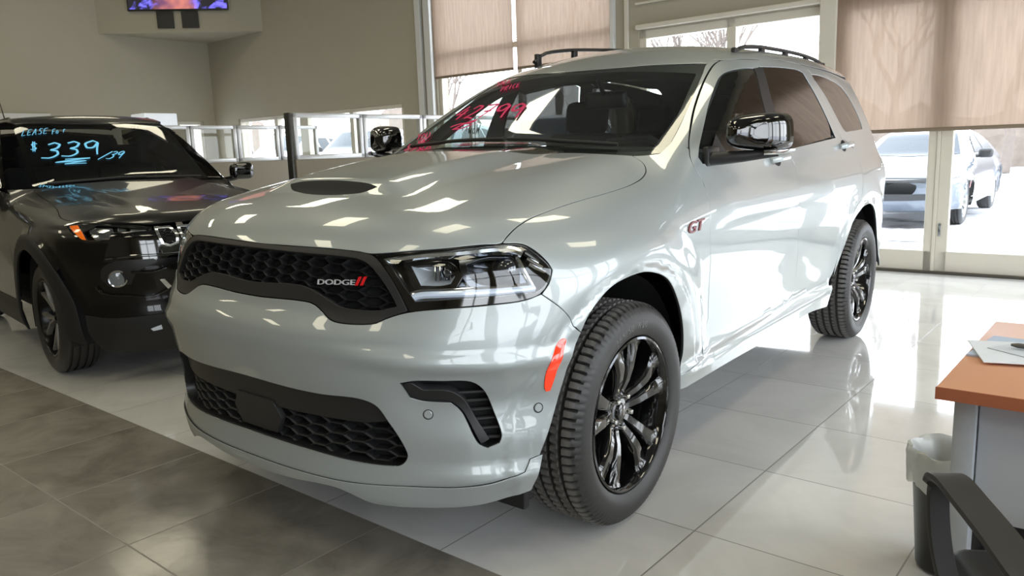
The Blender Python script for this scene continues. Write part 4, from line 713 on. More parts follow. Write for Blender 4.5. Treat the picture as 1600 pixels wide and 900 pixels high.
    b.bm.free(); b.bm=bmesh.new(); b.box((.72,-.45,.235),(.20,.03,.10),.01); b.build('air_deflector',MAT['black_matt'],t); b=MB(); b.box((-.72,-.45,.235),(.20,.03,.10),.01); b.build('air_deflector',MAT['black_matt'],t)
    b=MB(); prof=[(.62,1.10),(.75,1.23),(.95,1.255),(1.12,1.235),(1.2,1.16),(1.22,.95),(1.1,.75),(.8,.7)]; b.prism([(y,z) for y,z in prof],1.5,-.75,axis='x'); 
    bmesh.ops.bevel(b.bm,geom=b.bm.edges[:],offset=.02,segments=2,affect='EDGES')
    b.tube([(.15,1.08,1.20),(.25,1.05,1.275),(.45,1.05,1.285),(.6,1.08,1.21)],[.02,.05,.05,.02],10,flat=.6); b.build('dashboard',MAT['cloth'],t)
    b=MB(); M=Matrix.Translation((.38,1.33,1.10))@Matrix.Rotation(math.radians(-65),4,'X'); n=40
    ring=[M@Vector((.185*math.cos(2*PI*k/n),.185*math.sin(2*PI*k/n),0)) for k in range(n+1)]; b.tube(ring,.016,10,cap=False)
    for a in (0,PI,-PI/2): b.tube([M@Vector((.04*math.cos(a),.04*math.sin(a),-.01)),M@Vector((.18*math.cos(a),.18*math.sin(a),0))],.016,8)
    b.tube([M@Vector((0,0,.01)),M@Vector((0,0,-.25))],[.06,.03],12); b.build('steering_wheel',MAT['black_satin'],t)
    def seat(x,y,wd=.50,head=((0,0),)):
        so=bpy.data.objects.new('seat',None); COL.objects.link(so); so.parent=t
        b=MB(); b.box((x,y-.02,.72),(wd,.52,.18),.05,Matrix.Rotation(.12,3,'X'),3); b.build('seat_cushion',MAT['cloth'],so)
        b=MB(); b.box((x,y+.30,1.03),(wd,.16,.62),.06,Matrix.Rotation(-.28,3,'X'),3); b.build('seat_back',MAT['cloth'],so)
        for hx,_ in head:
            b=MB(); b.box((x+hx,y+.40,1.425),(.27,.11,.19),.045,Matrix.Rotation(-.15,3,'X'),3)
            for q in (-.06,.06): b.tube([(x+hx+q,y+.41,1.25),(x+hx+q,y+.40,1.38)],.007,8)
            b.build('headrest',MAT['cloth'],so)
    seat(.38,1.45);seat(-.38,1.45);seat(0,2.35,1.25,((-.38,0),(.38,0)))
    b=MB(); b.box((0,1.42,1.50),(.25,.05,.09),.02,Matrix.Rotation(.2,3,'X'),3); b.tube([(0,1.40,1.53),(0,1.34,1.60)],.012,8); b.build('rear_view_mirror',MAT['black_satin'],t)
    b=MB(); b.box((.80,1.20,.86),(.04,1.1,.68),.02); b.box((-.80,1.20,.86),(.04,1.1,.68),.02); b.box((0,2.95,.70),(1.5,.9,.5),.05); b.box((0,.85,.62),(1.5,.06,.5),.02); b.build('cabin_trim',MAT['cloth'],t)
    return t,ws,w2
# ================================================================== the showroom (built in its own axes, then turned by TH)
def inroom(o): o.rotation_euler=(0,0,TH); return o
def RW(x,y,z=0.): c,s=math.cos(TH),math.sin(TH); return (c*x-s*y,s*x+c*y,z)
def struct(name,mb,m,smooth=False,parent=None):
    o=mb.build(name,m,parent,smooth=smooth)
    if parent is None: inroom(o); o['kind']='structure'
    return o
YB=5.94; XL=-11.7; XR=5.2; YF=-7.5; ZC=4.95
def tile_mat(name,base,vein,grout,ox,oy,rough,size=.6055,veinscale=1.3,bumps=0,coat=0.,spec=.5,contrast=.5):
    m,t,b,N,L=nt(name); tc=N.new('ShaderNodeTexCoord'); sep=N.new('ShaderNodeSeparateXYZ'); L.new(tc.outputs['Object'],sep.inputs[0])
    def edge(o,off):
        a=N.new('ShaderNodeMath');a.operation='SUBTRACT';a.inputs[1].default_value=off;L.new(o,a.inputs[0])
        d=N.new('ShaderNodeMath');d.operation='DIVIDE';d.inputs[1].default_value=size;L.new(a.outputs[0],d.inputs[0])
        f=N.new('ShaderNodeMath');f.operation='FRACT';L.new(d.outputs[0],f.inputs[0]); p=N.new('ShaderNodeMath');p.operation='PINGPONG';p.inputs[1].default_value=.5;L.new(f.outputs[0],p.inputs[0])
        fl=N.new('ShaderNodeMath');fl.operation='FLOOR';L.new(d.outputs[0],fl.inputs[0]); return p.outputs[0],fl.outputs[0]
    ex,fx=edge(sep.outputs[0],ox); ey,fy=edge(sep.outputs[1],oy); mn=N.new('ShaderNodeMath');mn.operation='MINIMUM';L.new(ex,mn.inputs[0]);L.new(ey,mn.inputs[1])
    gr=N.new('ShaderNodeMapRange');gr.inputs[1].default_value=.0018/size;gr.inputs[2].default_value=.0034/size;L.new(mn.outputs[0],gr.inputs[0])
    cid=N.new('ShaderNodeCombineXYZ');L.new(fx,cid.inputs[0]);L.new(fy,cid.inputs[1]); wn=N.new('ShaderNodeTexWhiteNoise');wn.noise_dimensions='3D';L.new(cid.outputs[0],wn.inputs[0])
    off=N.new('ShaderNodeVectorMath');off.operation='MULTIPLY_ADD';off.inputs[1].default_value=(7,7,7);L.new(wn.outputs[1],off.inputs[0]);L.new(tc.outputs['Object'],off.inputs[2])
    nz=N.new('ShaderNodeTexNoise');nz.inputs['Scale'].default_value=veinscale;nz.inputs['Detail'].default_value=8;nz.inputs['Roughness'].default_value=.62;nz.inputs['Distortion'].default_value=.9;L.new(off.outputs[0],nz.inputs['Vector'])
    rp=N.new('ShaderNodeValToRGB');rp.color_ramp.elements[0].color=srgb(vein);rp.color_ramp.elements[0].position=.5-contrast*.3;rp.color_ramp.elements[1].color=srgb(base);rp.color_ramp.elements[1].position=.5+contrast*.3;L.new(nz.outputs['Fac'],rp.inputs[0])
    mx=N.new('ShaderNodeMix');mx.data_type='RGBA';mx.inputs[6].default_value=srgb(grout);L.new(gr.outputs[0],mx.inputs[0]);L.new(rp.outputs[0],mx.inputs[7]);L.new(mx.outputs[2],b.inputs['Base Color'])
    b.inputs['Roughness'].default_value=rough;b.inputs['Specular IOR Level'].default_value=spec;b.inputs['Coat Weight'].default_value=coat;b.inputs['Coat Roughness'].default_value=.02
    rr=N.new('ShaderNodeMapRange');rr.inputs[3].default_value=.45;rr.inputs[4].default_value=rough;L.new(gr.outputs[0],rr.inputs[0])
    hs=N.new('ShaderNodeMath');hs.operation='MULTIPLY_ADD';hs.inputs[1].default_value=.06;L.new(nz.outputs['Fac'],hs.inputs[0]);L.new(rr.outputs[0],hs.inputs[2]);L.new(hs.outputs[0],b.inputs['Roughness'])
    bp=N.new('ShaderNodeBump');bp.inputs['Strength'].default_value=.25;bp.inputs['Distance'].default_value=.002;L.new(gr.outputs[0],bp.inputs['Height'])
    if bumps:
        n2=N.new('ShaderNodeTexNoise');n2.inputs['Scale'].default_value=9;n2.inputs['Detail'].default_value=6;L.new(off.outputs[0],n2.inputs['Vector']);b2=N.new('ShaderNodeBump');b2.inputs['Strength'].default_value=bumps;b2.inputs['Distance'].default_value=.003
        L.new(n2.outputs['Fac'],b2.inputs['Height']);L.new(bp.outputs[0],b2.inputs['Normal']);L.new(b2.outputs[0],b.inputs['Normal'])
    else: L.new(bp.outputs[0],b.inputs['Normal'])
    return m
def shade_mat():
    m,t,b,N,L=nt('roller_shade_fabric'); N.remove(b); out=N['Material Output']; tc=N.new('ShaderNodeTexCoord'); mp=N.new('ShaderNodeMapping'); mp.inputs['Scale'].default_value=(14,14,1.2); L.new(tc.outputs['Object'],mp.inputs[0])
    nz=N.new('ShaderNodeTexNoise');nz.inputs['Scale'].default_value=2.2;nz.inputs['Detail'].default_value=5;L.new(mp.outputs[0],nz.inputs['Vector']); rp=N.new('ShaderNodeValToRGB');rp.color_ramp.elements[0].color=srgb((.575,.495,.43));rp.color_ramp.elements[1].color=srgb((.635,.55,.48));rp.color_ramp.elements[0].position=.3;rp.color_ramp.elements[1].position=.7;L.new(nz.outputs['Fac'],rp.inputs[0])
    d=N.new('ShaderNodeBsdfDiffuse');tl=N.new('ShaderNodeBsdfTranslucent');tr=N.new('ShaderNodeBsdfTransparent');tr.inputs[0].default_value=(.95,.85,.76,1)
    L.new(rp.outputs[0],d.inputs[0]);L.new(rp.outputs[0],tl.inputs[0]);a=N.new('ShaderNodeMixShader');a.inputs[0].default_value=.42;L.new(d.outputs[0],a.inputs[1]);L.new(tl.outputs[0],a.inputs[2]);c=N.new('ShaderNodeMixShader');c.inputs[0].default_value=.012;L.new(a.outputs[0],c.inputs[1]);L.new(tr.outputs[0],c.inputs[2]);L.new(c.outputs[0],out.inputs[0]); return m
def build_room():
    wallm=mat('taupe_wall_paint',(.64,.615,.55),rough=.85,noise=(3,.03)); framem=mat('window_frame_paint',(.79,.765,.71),rough=.45,noise=(8,.04)); whitem=mat('white_frame',(.80,.80,.79),rough=.4,noise=(8,.03))
    ceilm=mat('ceiling_tile',(.42,.415,.39),rough=.9,noise=(40,.08)); glass=glassmat('window_glass',(.95,.97,.96),ior=1.35)
    fl=tile_mat('polished_tile',(.91,.905,.89),(.84,.835,.82),(.55,.54,.52),1.153,.0915,.045,veinscale=1.6,coat=.6)
    dk=tile_mat('slate_tile',(.59,.57,.53),(.42,.40,.365),(.54,.52,.49),.255,-.506,.11,veinscale=2.6,bumps=.25,contrast=.7)
    b=MB(); b.quad((XL,-.506,0),(XR,-.506,0),(XR,YB+.12,0),(XL,YB+.12,0)); struct('floor',b,fl)
    b=MB(); b.quad((XL,YF,0),(XR,YF,0),(XR,-.506,0),(XL,-.506,0)); struct('floor',b,dk)
    b=MB(); b.quad((XL,YF,ZC),(XL,YB,ZC),(XR,YB,ZC),(XR,YF,ZC)); struct('ceiling',b,ceilm)
    # ---- back wall with its openings (x0,x1,z0,z1)
    T_=.22; ops=[(-10.9,-6.47,.72,2.02),(-5.75,-2.80,.10,4.2),(-2.49,-.28,.06,2.56),(-.28,5.0,.0,3.2)]
    def wall(name,x0,x1,ops,place):
        """wall along x from openings, as one mesh of boxes"""
        b=MB(); xs=[x0]
        for o in ops:
            if o[0]>xs[-1]+1e-4: place(b,xs[-1],o[0],0,ZC)
            if o[2]>0: place(b,o[0],o[1],0,o[2])
            if o[3]<ZC: place(b,o[0],o[1],o[3],ZC)
            xs.append(o[1])
        if xs[-1]<x1: place(b,xs[-1],x1,0,ZC)
        return struct(name,b,wallm)
    wall('wall_back',XL-.2,XR,ops,lambda b,a,c,z0,z1:b.box(((a+c)/2,YB+T_/2,(z0+z1)/2),(c-a,T_,z1-z0)))
    lops=[(4.55,5.7,.72,2.02)]
    wall('wall_left',YF,YB,lops,lambda b,a,c,z0,z1:b.box((XL-T_/2,(a+c)/2,(z0+z1)/2),(T_,c-a,z1-z0)))
    wops=[(-5.6,-3.2,.9,3.4),(-2.9,-.5,.1,3.4),(-.2,2.2,.1,3.4),(2.5,4.9,.1,3.4)]
    wall('wall_right',YF,YB+.2,wops,lambda b,a,c,z0,z1:b.box((XR+T_/2,(a+c)/2,(z0+z1)/2),(T_,c-a,z1-z0)))
    b=MB(); b.box(((XL+XR)/2,YF-.1,ZC/2),(XR-XL,.2,ZC)); struct('wall_front',b,mat('far_wall',(.45,.43,.39),rough=.9))
    n=[0]
    def window(axis,a0,a1,z0,z1,at,posts=(),rails=(),fw=.06,m=framem,dep=.09,glz=True):
        n[0]+=1; P=(lambda a,z,d:(a,at+d,z)) if axis=='x' else (lambda a,z,d:(at+d,a,z)); S=(lambda w,h,d:(w,d,h)) if axis=='x' else (lambda w,h,d:(d,w,h)); b=MB()
        for z in (z0+fw/2,z1-fw/2): b.box(P((a0+a1)/2,z,0),S(a1-a0,fw,dep),.004)
        for a in (a0+fw/2,a1-fw/2): b.box(P(a,(z0+z1)/2,0),S(fw,z1-z0,dep),.004)
        for a,w in posts: b.box(P(a,(z0+z1)/2,0),S(w,z1-z0,dep),.004)
        for z,h in rails: b.box(P((a0+a1)/2,z,0),S(a1-a0,h,dep*.9),.004)
        o=struct('window_%d'%n[0],b,m)
        if glz:
            g=MB(); g.quad(P(a0,z0,.01),P(a1,z0,.01),P(a1,z1,.01),P(a0,z1,.01)); g.build('pane',glass,o,smooth=False)
        return o
    window('x',-10.9,-6.47,.72,2.02,YB+.06,[(-9.75,.10),(-8.95,.22),(-7.7,.09)])
    window('x',-5.75,-2.80,.10,4.2,YB+.08,[(-4.28,.07)],[(2.63,.07),(1.0,.06)])
    window('x',-2.49,-.36,.06,2.56,YB+.06,[(-1.385,.10)],[(1.0,.06)],fw=.085)
    window('y',4.55,5.7,.72,2.02,XL-.06,[(5.2,.09)])
    for a,c,z0,z1 in wops: window('y',a,c,z0,z1,XR+.06,[((a+c)/2,.08)],[(2.4,.07)])
    # casing of the tall pair of windows, and the header line over the lower pair
    b=MB(); 
    for a,w in ((-6.03,.10),(-5.85,.12),(-2.82,.05)): b.box((a,YB-.03,ZC/2),(w,.06,ZC),.006)
    struct('trim_1',b,whitem)
    b=MB(); b.box((-1.42,YB-.035,2.60),(2.16,.07,.05),.008); b.box((-1.42,YB-.02,2.86),(2.2,.03,.025),.004); struct('trim_2',b,framem)
    b=MB(); b.box((-2.64,YB-.02,ZC/2),(.05,.035,ZC),.005); struct('trim_3',b,framem)
    b=MB(); b.box((-.36,YB-.04,1.6),(.16,.10,3.2),.008); struct('trim_4',b,framem)
    # ---- entrance: two glazed door leaves side by side under the long shade
    for k,(a0,a1,hinge) in enumerate(((-.27,.625,1),(.655,1.75,-1),(1.78,2.9,1),(2.93,4.0,-1))):
        b=MB(); z1=2.6
        b.box(((a0+a1)/2,YB+.05,.115),(a1-a0,.07,.19),.005); b.box(((a0+a1)/2,YB+.05,z1-.06),(a1-a0,.07,.12),.005)
        b.box((a0+.05,YB+.05,z1/2),(.10,.07,z1-.04),.006); b.box((a1-.035,YB+.05,z1/2),(.07,.07,z1-.04),.006)
        o=struct('door_%d'%(k+1),b,framem); g=MB(); g.quad((a0,YB+.06,.1),(a1,YB+.06,.1),(a1,YB+.06,z1),(a0,YB+.06,z1)); g.build('pane',glass,o,smooth=False)
        if k==1:
            h=MB(); h.lathe([(0,.014),(.011,.013),(.013,0)],seg=16,M=Matrix.Translation((a0+.03,YB+.015,.46))@Matrix.Rotation(PI/2,4,'X')); h.box((a0+.03,YB+.012,.40),(.022,.012,.10),.005); h.build('door_lock',MAT['dull_chrome'],o)
    b=MB(); b.box((1.6,YB+.03,.012),(3.9,.12,.024),.004); struct('trim_5',b,mat('door_sill',(.25,.23,.2),rough=.5))
    b=MB(); b.box((1.9,YB+.05,2.9),(4.4,.08,.6),.01); 
    for a in (-.29,.64,1.765,2.915,4.02): b.box((a,YB+.05,1.6),(.03,.09,3.2),.004)
    b.box((.64,YB+.10,1.6),(.20,.06,3.2),.006); b.box((4.55,YB+.05,1.6),(1.0,.09,3.2),.01)
    struct('trim_6',b,framem)
    # ---- roller shades
    sm=shade_mat(); hem=mat('shade_hem_bar',(.47,.41,.34),rough=.6)
    def shade(a0,a1,z0,z1,at,label,group=None):
        t=thing('roller_shade',label,'window shade',RW((a0+a1)/2,at,z0),TH,group); w=a1-a0
        b=MB(); nx=24
        for i in range(nx):
            x0=-w/2+w*i/nx;x1=-w/2+w*(i+1)/nx; f=lambda x:.004*math.sin(x*5.0)
            b.quad((x0,f(x0),0),(x1,f(x1),0),(x1,f(x1)*.3,z1-z0),(x0,f(x0)*.3,z1-z0))
        bmesh.ops.remove_doubles(b.bm,verts=b.bm.verts,dist=1e-5); b.build('fabric',sm,t)
        b=MB(); b.box((0,0,.006),(w,.016,.034),.005); b.build('hem_bar',hem,t)
        b=MB(); b.tube([(-w/2,.0,z1-z0+.03),(w/2,.0,z1-z0+.03)],.035,12); b.build('roller',hem,t); return t
    shade(-5.74,-4.315,2.31,4.15,YB-.04,'brown roller shade over the left half of the tall window, beside the taupe wall')
    shade(-4.255,-2.85,2.31,4.15,YB-.04,'brown roller shade over the right half of the tall window, left of the grey column')
    shade(-.285,4.6,1.325,3.25,YB-.06,'wide beige roller shade hanging over the glass entrance doors')
    # ---- corner bulkhead with the screen
    A=Vector((XL,3.98)); B_=Vector((-9.88,YB)); b=MB(); b.prism([(A.x,A.y),(B_.x,B_.y),(XL,YB)],ZC-3.45,3.45); struct('trim_7',b,wallm)
    d=(B_-A).normalized(); nr=Vector((d.y,-d.x)); ang=math.atan2(d.y,d.x)
    def onb(s,z,o): p=A+d*s+nr*o; return RW(p.x,p.y,z)
    Lb=(B_-A).length
    t=thing('television','wide flat television on the corner bulkhead near the ceiling, showing purple and orange shapes','television',onb(Lb*.5,3.80,.05),TH+ang)
    tvw=1.62; b=MB(); b.box((0,.0,.46),(tvw,.05,.93),.008); b.build('housing',MAT['black_satin'],t)
    m,tt,bs,N,L=nt('screen_picture'); tc=N.new('ShaderNodeTexCoord'); nz=N.new('ShaderNodeTexNoise'); nz.inputs['Scale'].default_value=5; nz.inputs['Detail'].default_value=5; nz.inputs['Distortion'].default_value=1.2; L.new(tc.outputs['Object'],nz.inputs['Vector'])
    rp=N.new('ShaderNodeValToRGB'); e=rp.color_ramp.elements; e[0].position=.50; e[0].color=(.004,.003,.008,1); e[1].position=.66; e[1].color=srgb((.45,.42,1)); L.new(nz.outputs['Fac'],rp.inputs[0])
    sp=N.new('ShaderNodeSeparateXYZ'); L.new(tc.outputs['Object'],sp.inputs[0]); ab=N.new('ShaderNodeMath'); ab.operation='ABSOLUTE'; ad=N.new('ShaderNodeMath'); ad.operation='ADD'; ad.inputs[1].default_value=.06; L.new(sp.outputs[0],ad.inputs[0]); L.new(ad.outputs[0],ab.inputs[0])
    mr=N.new('ShaderNodeMapRange'); mr.inputs[1].default_value=.22; mr.inputs[2].default_value=.38; mr.inputs[3].default_value=1; mr.inputs[4].default_value=0; L.new(ab.outputs[0],mr.inputs[0])
    n2=N.new('ShaderNodeTexNoise'); n2.inputs['Scale'].default_value=2.5; L.new(tc.outputs['Object'],n2.inputs['Vector']); r2=N.new('ShaderNodeValToRGB'); r2.color_ramp.elements[0].position=.35; r2.color_ramp.elements[0].color=srgb((.30,.18,.36)); r2.color_ramp.elements[1].position=.62; r2.color_ramp.elements[1].color=srgb((.95,.55,.42)); L.new(n2.outputs['Fac'],r2.inputs[0])
    mx=N.new('ShaderNodeMix'); mx.data_type='RGBA'; L.new(mr.outputs[0],mx.inputs[0]); L.new(rp.outputs[0],mx.inputs[6]); L.new(r2.outputs[0],mx.inputs[7]); bs.inputs['Base Color'].default_value=(.01,.01,.01,1); bs.inputs['Roughness'].default_value=.3; L.new(mx.outputs[2],bs.inputs['Emission Color']); bs.inputs['Emission Strength'].default_value=.9
    b=MB(); b.quad((-tvw/2+.015,-.0265,.02),(tvw/2-.015,-.0265,.02),(tvw/2-.015,-.0265,.91),(-tvw/2+.015,-.0265,.91)); b.build('screen',m,t,smooth=False)
    for s,lab in ((-.235,'left one of two dark grey panels below the television'),(.165,'right one of two dark grey panels below the television')):
        b=MB(); b.box((0,0,.135),(.27,.03,.27),.004); o=b.build('wall_panel',mat('charcoal_panel',(.17,.17,.155),rough=.7),None); o.location=onb(Lb*.5+s,3.52,.02); o.rotation_euler=(0,0,TH+ang); tag(o,lab,'panel','panels below the television')
    # ---- door frame low on the left wall
    b=MB(); b.box((XL+.03,2.45,2.08),(.06,1.2,.10),.008); b.box((XL+.03,2.97,1.02),(.06,.10,2.03),.008); b.box((XL+.03,1.93,1.02),(.06,.10,2.03),.008); struct('trim_8',b,whitem)
    b=MB(); b.box((XL+.02,2.45,1.01),(.04,.93,2.02),.004); struct('door_5',b,mat('interior_door_paint',(.60,.575,.52),rough=.5))
    # ---- glazed desk partitions
    pg=glassmat('partition_glass',(.93,.96,.94),ior=1.35); alu=mat('white_aluminium',(.80,.80,.80),rough=.3,metal=.35,noise=(20,.04)); dark=mat('dark_post',(.13,.13,.11),rough=.5); low=mat('partition_board',(.52,.49,.43),rough=.8)
    def partition(x,y0,y1,step,label):
        t=thing('office_partition',label,'partition',RW(x,y0,0),TH); n_=int(round((y1-y0)/step)); z0,z1=1.265,1.70; fw=.045; L_=n_*step
        b=MB(); b.box((0,L_/2,z0/2),(.05,L_,z0),.004); b.build('lower_board',low,t)
        b=MB(); b.box((-.012,-.035,z1/2),(.075,.022,z1),.003); b.build('end_post',dark,t)
        for k in range(n_):
            ya=k*step; b=MB()
            b.box((0,ya+step/2,z1-fw/2),(.05,step-.012,fw),.006); b.box((0,ya+step/2,z0+fw/2),(.05,step-.012,fw),.006); b.box((0,ya+fw/2+.006,(z0+z1)/2),(.05,fw,z1-z0),.006); b.box((0,ya+step-fw/2-.006,(z0+z1)/2),(.05,fw,z1-z0),.006)
            f=b.build('panel_frame',alu,t); g=MB(); g.quad((0,ya,z0),(0,ya+step,z0),(0,ya+step,z1),(0,ya,z1)); g.build('pane',pg,f,smooth=False)
    partition(-4.08,2.30,5.66,.84,'nearer white framed glass partition with a dark end post, behind the silver car')
    partition(-6.52,2.0,4.4,.60,'farther white framed glass partition behind the black car')
    # ---- white box beyond the black car
    b=MB(); b.box((0,0,.11),(.42,.50,.22),.01); bx=b.build('glowing_box',mat('white_box_glow',(.88,.90,.93),rough=.5,emit=.25),None); bx.location=RW(-9.5,3.68,1.79); bx.rotation_euler=(0,0,TH); tag(bx,'white box with an added glow on a tall cabinet beyond the black car','box')  # glow added to the box colour; it is no lamp
    b=MB(); b.box((0,0,.895),(.5,.8,1.79),.01); o=b.build('filing_cabinet',low,None); o.location=RW(-9.5,3.68,0); o.rotation_euler=(0,0,TH); tag(o,'tall taupe cabinet beyond the black car, under the white box','cabinet')
    # ---- ceiling lights
    lm=emitmat('fluorescent_diffuser',(1.,.965,.84),LIGHT_K); fm=mat('light_frame',(.8,.8,.78),rough=.5)
    k=0
    for x in (-9.6,-6.4,-3.2,0.,3.2):
        for y in (-6.0,-3.0,0.,3.0):
            t=thing('ceiling_light','recessed rectangular ceiling light with a pale yellow diffuser','ceiling light',RW(x,y,ZC-.02),TH,'recessed ceiling lights')
            b=MB(); b.box((0,-.62,0),(.66,.03,.03)); b.box((0,.62,0),(.66,.03,.03)); b.box((-.32,0,0),(.03,1.24,.03)); b.box((.32,0,0),(.03,1.24,.03)); b.build('frame',fm,t,smooth=False)
            b=MB(); b.quad((-.3,-.6,-.004),(-.3,.6,-.004),(.3,.6,-.004),(.3,-.6,-.004)); b.build('diffuser',lm,t,smooth=False)
def build_desk():
    wood=mat('cherry_laminate',(.93,.68,.54),rough=.35,noise=(6,.08)); edge=mat('laminate_edge',(.70,.40,.27),rough=.4); white=mat('white_laminate',(.80,.82,.86),rough=.35,noise=(6,.02)); greyw=mat('pale_grey_laminate',(.70,.72,.74),rough=.4); blk=mat('black_void_shadow',(.025,.025,.027),rough=.7)  # the black one paints the shade under the desk
    t=thing('desk','office desk with a reddish cherry top on white panel legs, right of the car','desk',RW(1.93,-.33,0),TH)
    b=MB(); b.box((.80,.375,.731),(1.6,.75,.028),.003); b.build('desktop',wood,t); b=MB(); b.box((.80,-.001,.731),(1.602,.004,.027)); b.build('edge_band',edge,t,smooth=False)
    b=MB(); b.box((.048,.085,.359),(.044,.055,.718),.004); b.box((.048,.69,.359),(.044,.05,.718),.004); b.box((.048,.39,.69),(.04,.60,.05),.004); b.build('leg',greyw,t); b=MB(); b.box((1.55,.085,.359),(.044,.055,.718),.004); b.box((1.55,.69,.359),(.044,.05,.718),.004); b.box((1.55,.39,.69),(.04,.60,.05),.004); b.build('leg',greyw,t)
    b=MB(); b.box((.80,.085,.575),(1.454,.02,.285),.003); b.build('modesty_panel',white,t); b=MB(); b.box((.80,.66,.36),(1.454,.02,.71),.003); b.build('void_shadow',blk,t)  # dark void under the desk painted in as a black sheet
    pm=[mat('white_paper',(.90,.92,.95),rough=.6),mat('pale_blue_folder',(.72,.78,.87),rough=.5),mat('printed_sheet',(.83,.86,.90),rough=.6)]
    def sheet(nm,m,x,y,z,w,h,rot,th,label,cat,detail=None):
        b=MB(); b.box((0,0,th/2),(w,h,th),.001); o=b.build(nm,m,None,smooth=False); o.location=RW(1.93+x,-.33+y,z); o.rotation_euler=(0,0,TH+rot); tag(o,label,cat)
        if detail: detail(o)
        return o
    z=.745
    def lines(o):
        for k in range(5):
            b=MB(); b.box((-.03,-.06+.03*k,.0026),(.13,.006,.0006)); b.build('printed_line',mat('grey_print',(.5,.53,.6),rough=.7),o,smooth=False)
    sheet('folder',pm[1],.165,.40,z,.30,.235,-.10,.006,'pale blue folder at the bottom of the papers on the desk','folder')
    sheet('brochure',pm[0],.150,.375,z+.0065,.215,.28,-1.25,.003,'white brochure lying across the blue folder on the desk','brochure',lines)
    sheet('paper_sheet',pm[2],.20,.43,z+.010,.21,.28,-.55,.0015,'printed paper sheet on top of the brochure on the desk','paper')
    b=MB(); b.tube([(-.075,0,.008),(-.06,0,.008),(.06,0,.008),(.072,0,.008)],[.004,.008,.008,.005],12,flat=.8); p=b.build('pen',mat('gunmetal',(.35,.34,.34),rough=.3,metal=.6),None); p.location=RW(2.09,.045,z+.0125); p.rotation_euler=(0,0,TH-.12); tag(p,'thick dark grey pen lying on the papers on the desk','pen')
    # waste bin
    t=thing('waste_bin','black plastic waste bin lined with a white bag, beside the desk leg','waste bin',RW(1.868,.32,0),TH)
    b=MB(); b.lathe([(0,.006),(.083,.004),(.090,.012),(.114,.35),(.120,.362),(.114,.365),(.108,.35),(.086,.02),(0,.02)],seg=48); b.build('bin_body',mat('black_bin_plastic',(.04,.04,.042),rough=.35,noise=(90,.1)),t)
    m,tt,bs,N,L=nt('bin_bag'); bs.inputs['Base Color'].default_value=srgb((.86,.88,.88)); bs.inputs['Roughness'].default_value=.28; bs.inputs['Alpha'].default_value=.82; bs.inputs['Subsurface Weight'].default_value=0
    b=MB(); rows=[]; seg=96
    for i,(r,h,wv) in enumerate(((.124,.255,.006),(.125,.28,.004),(.126,.32,.003),(.1265,.355,.003),(.123,.374,.003),(.116,.377,.003),(.104,.36,.002),(.086,.28,.006),(.071,.16,.008),(.04,.08,.008),(.01,.07,0))):
        rows.append([b.bm.verts.new(((r+wv*math.sin(a*9+i)+wv*.7*math.sin(a*17+2*i))*math.cos(a),(r+wv*math.sin(a*9+i)+wv*.7*math.sin(a*17+2*i))*math.sin(a),h+(.022*math.sin(a*2+.6)+.010*math.sin(a*5) if i==0 else .004*math.sin(a*7+i)*(i<7)))) for a in [2*PI*k/seg for k in range(seg)]])
    for i in range(len(rows)-1):
        for k in range(seg): b.bm.faces.new((rows[i][k],rows[i][(k+1)%seg],rows[i+1][(k+1)%seg],rows[i+1][k]))
    b.build('bag_liner',m,t,angle=60)
    # chair
    fx,fy=-.5,.866; rot=math.atan2(fy,fx)-PI/2
    t=thing('office_chair','black office armchair with a looped arm, in front of the desk','chair',RW(2.318,-.59,.012),TH+rot); vin=mat('black_vinyl',(.075,.073,.072),rough=.45,noise=(200,.12)); pl=mat('charcoal_arm_plastic',(.19,.185,.18),rough=.55,noise=(300,.12))
    b=MB(); b.box((0,0,.43),(.47,.47,.07),.03,None,3); b.build('seat',vin,t)
    b=MB(); b.box((0,-.27,.74),(.44,.07,.46),.03,Matrix.Rotation(-.12,3,'X'),3); b.build('backrest',vin,t)
    for s in (-1,1):
        path=[(s*.27,.09,.42),(s*.285,.125,.52),(s*.285,.150,.60),(s*.285,.140,.642),(s*.285,.10,.657),(s*.285,0,.655),(s*.285,-.10,.65),(s*.285,-.20,.64),(s*.27,-.26,.62)]
        c=curve3(path,.012); b=MB(); rows=[]
        for i,p in enumerate(c):
            tn=c[min(i+1,len(c)-1)]-c[max(i-1,0)]; tn/=np.linalg.norm(tn); sx=np.array([1.,0,0]); up=np.cross(sx,tn); kw=1.25 if p[2]>.63 else .8
            rows.append([b.bm.verts.new(Vector(p+sx*a*kw+up*q)) for a,q in ((-.023,-.007),(-.025,0),(-.021,.008),(.021,.008),(.025,0),(.023,-.007))])
        for i in range(len(rows)-1):
            for k in range(6): b.bm.faces.new((rows[i][k],rows[i][(k+1)%6],rows[i+1][(k+1)%6],rows[i+1][k]))
        b.bm.faces.new(rows[0]);b.bm.faces.new(rows[-1][::-1]); b.build('armrest',pl,t,angle=50)
    b=MB(); b.tube([(0,0,.12),(0,0,.40)],.028,14); b.lathe([(0,.14),(.05,.13),(.05,.09),(0,.08)],seg=20); b.build('pedestal',MAT['black_satin'],t)
    for k in range(5):
        a=2*PI*k/5+.3; b=MB(); b.tube([(.03*math.cos(a),.03*math.sin(a),.11),(.28*math.cos(a),.28*math.sin(a),.075)],[.022,.014],10); lg=b.build('leg',MAT['black_satin'],t); b=MB(); b.lathe([(0,-.011),(.027,-.011),(.027,.011),(0,.011)],seg=20,M=Matrix.Translation((.28*math.cos(a),.28*math.sin(a),.028))@Matrix.Rotation(PI/2,4,'X')); b.box((.28*math.cos(a),.28*math.sin(a),.055),(.03,.03,.05),.006); b.build('caster',MAT['black_matt'],lg)
J_ARCH=((0.,.352),(2.636,.352))
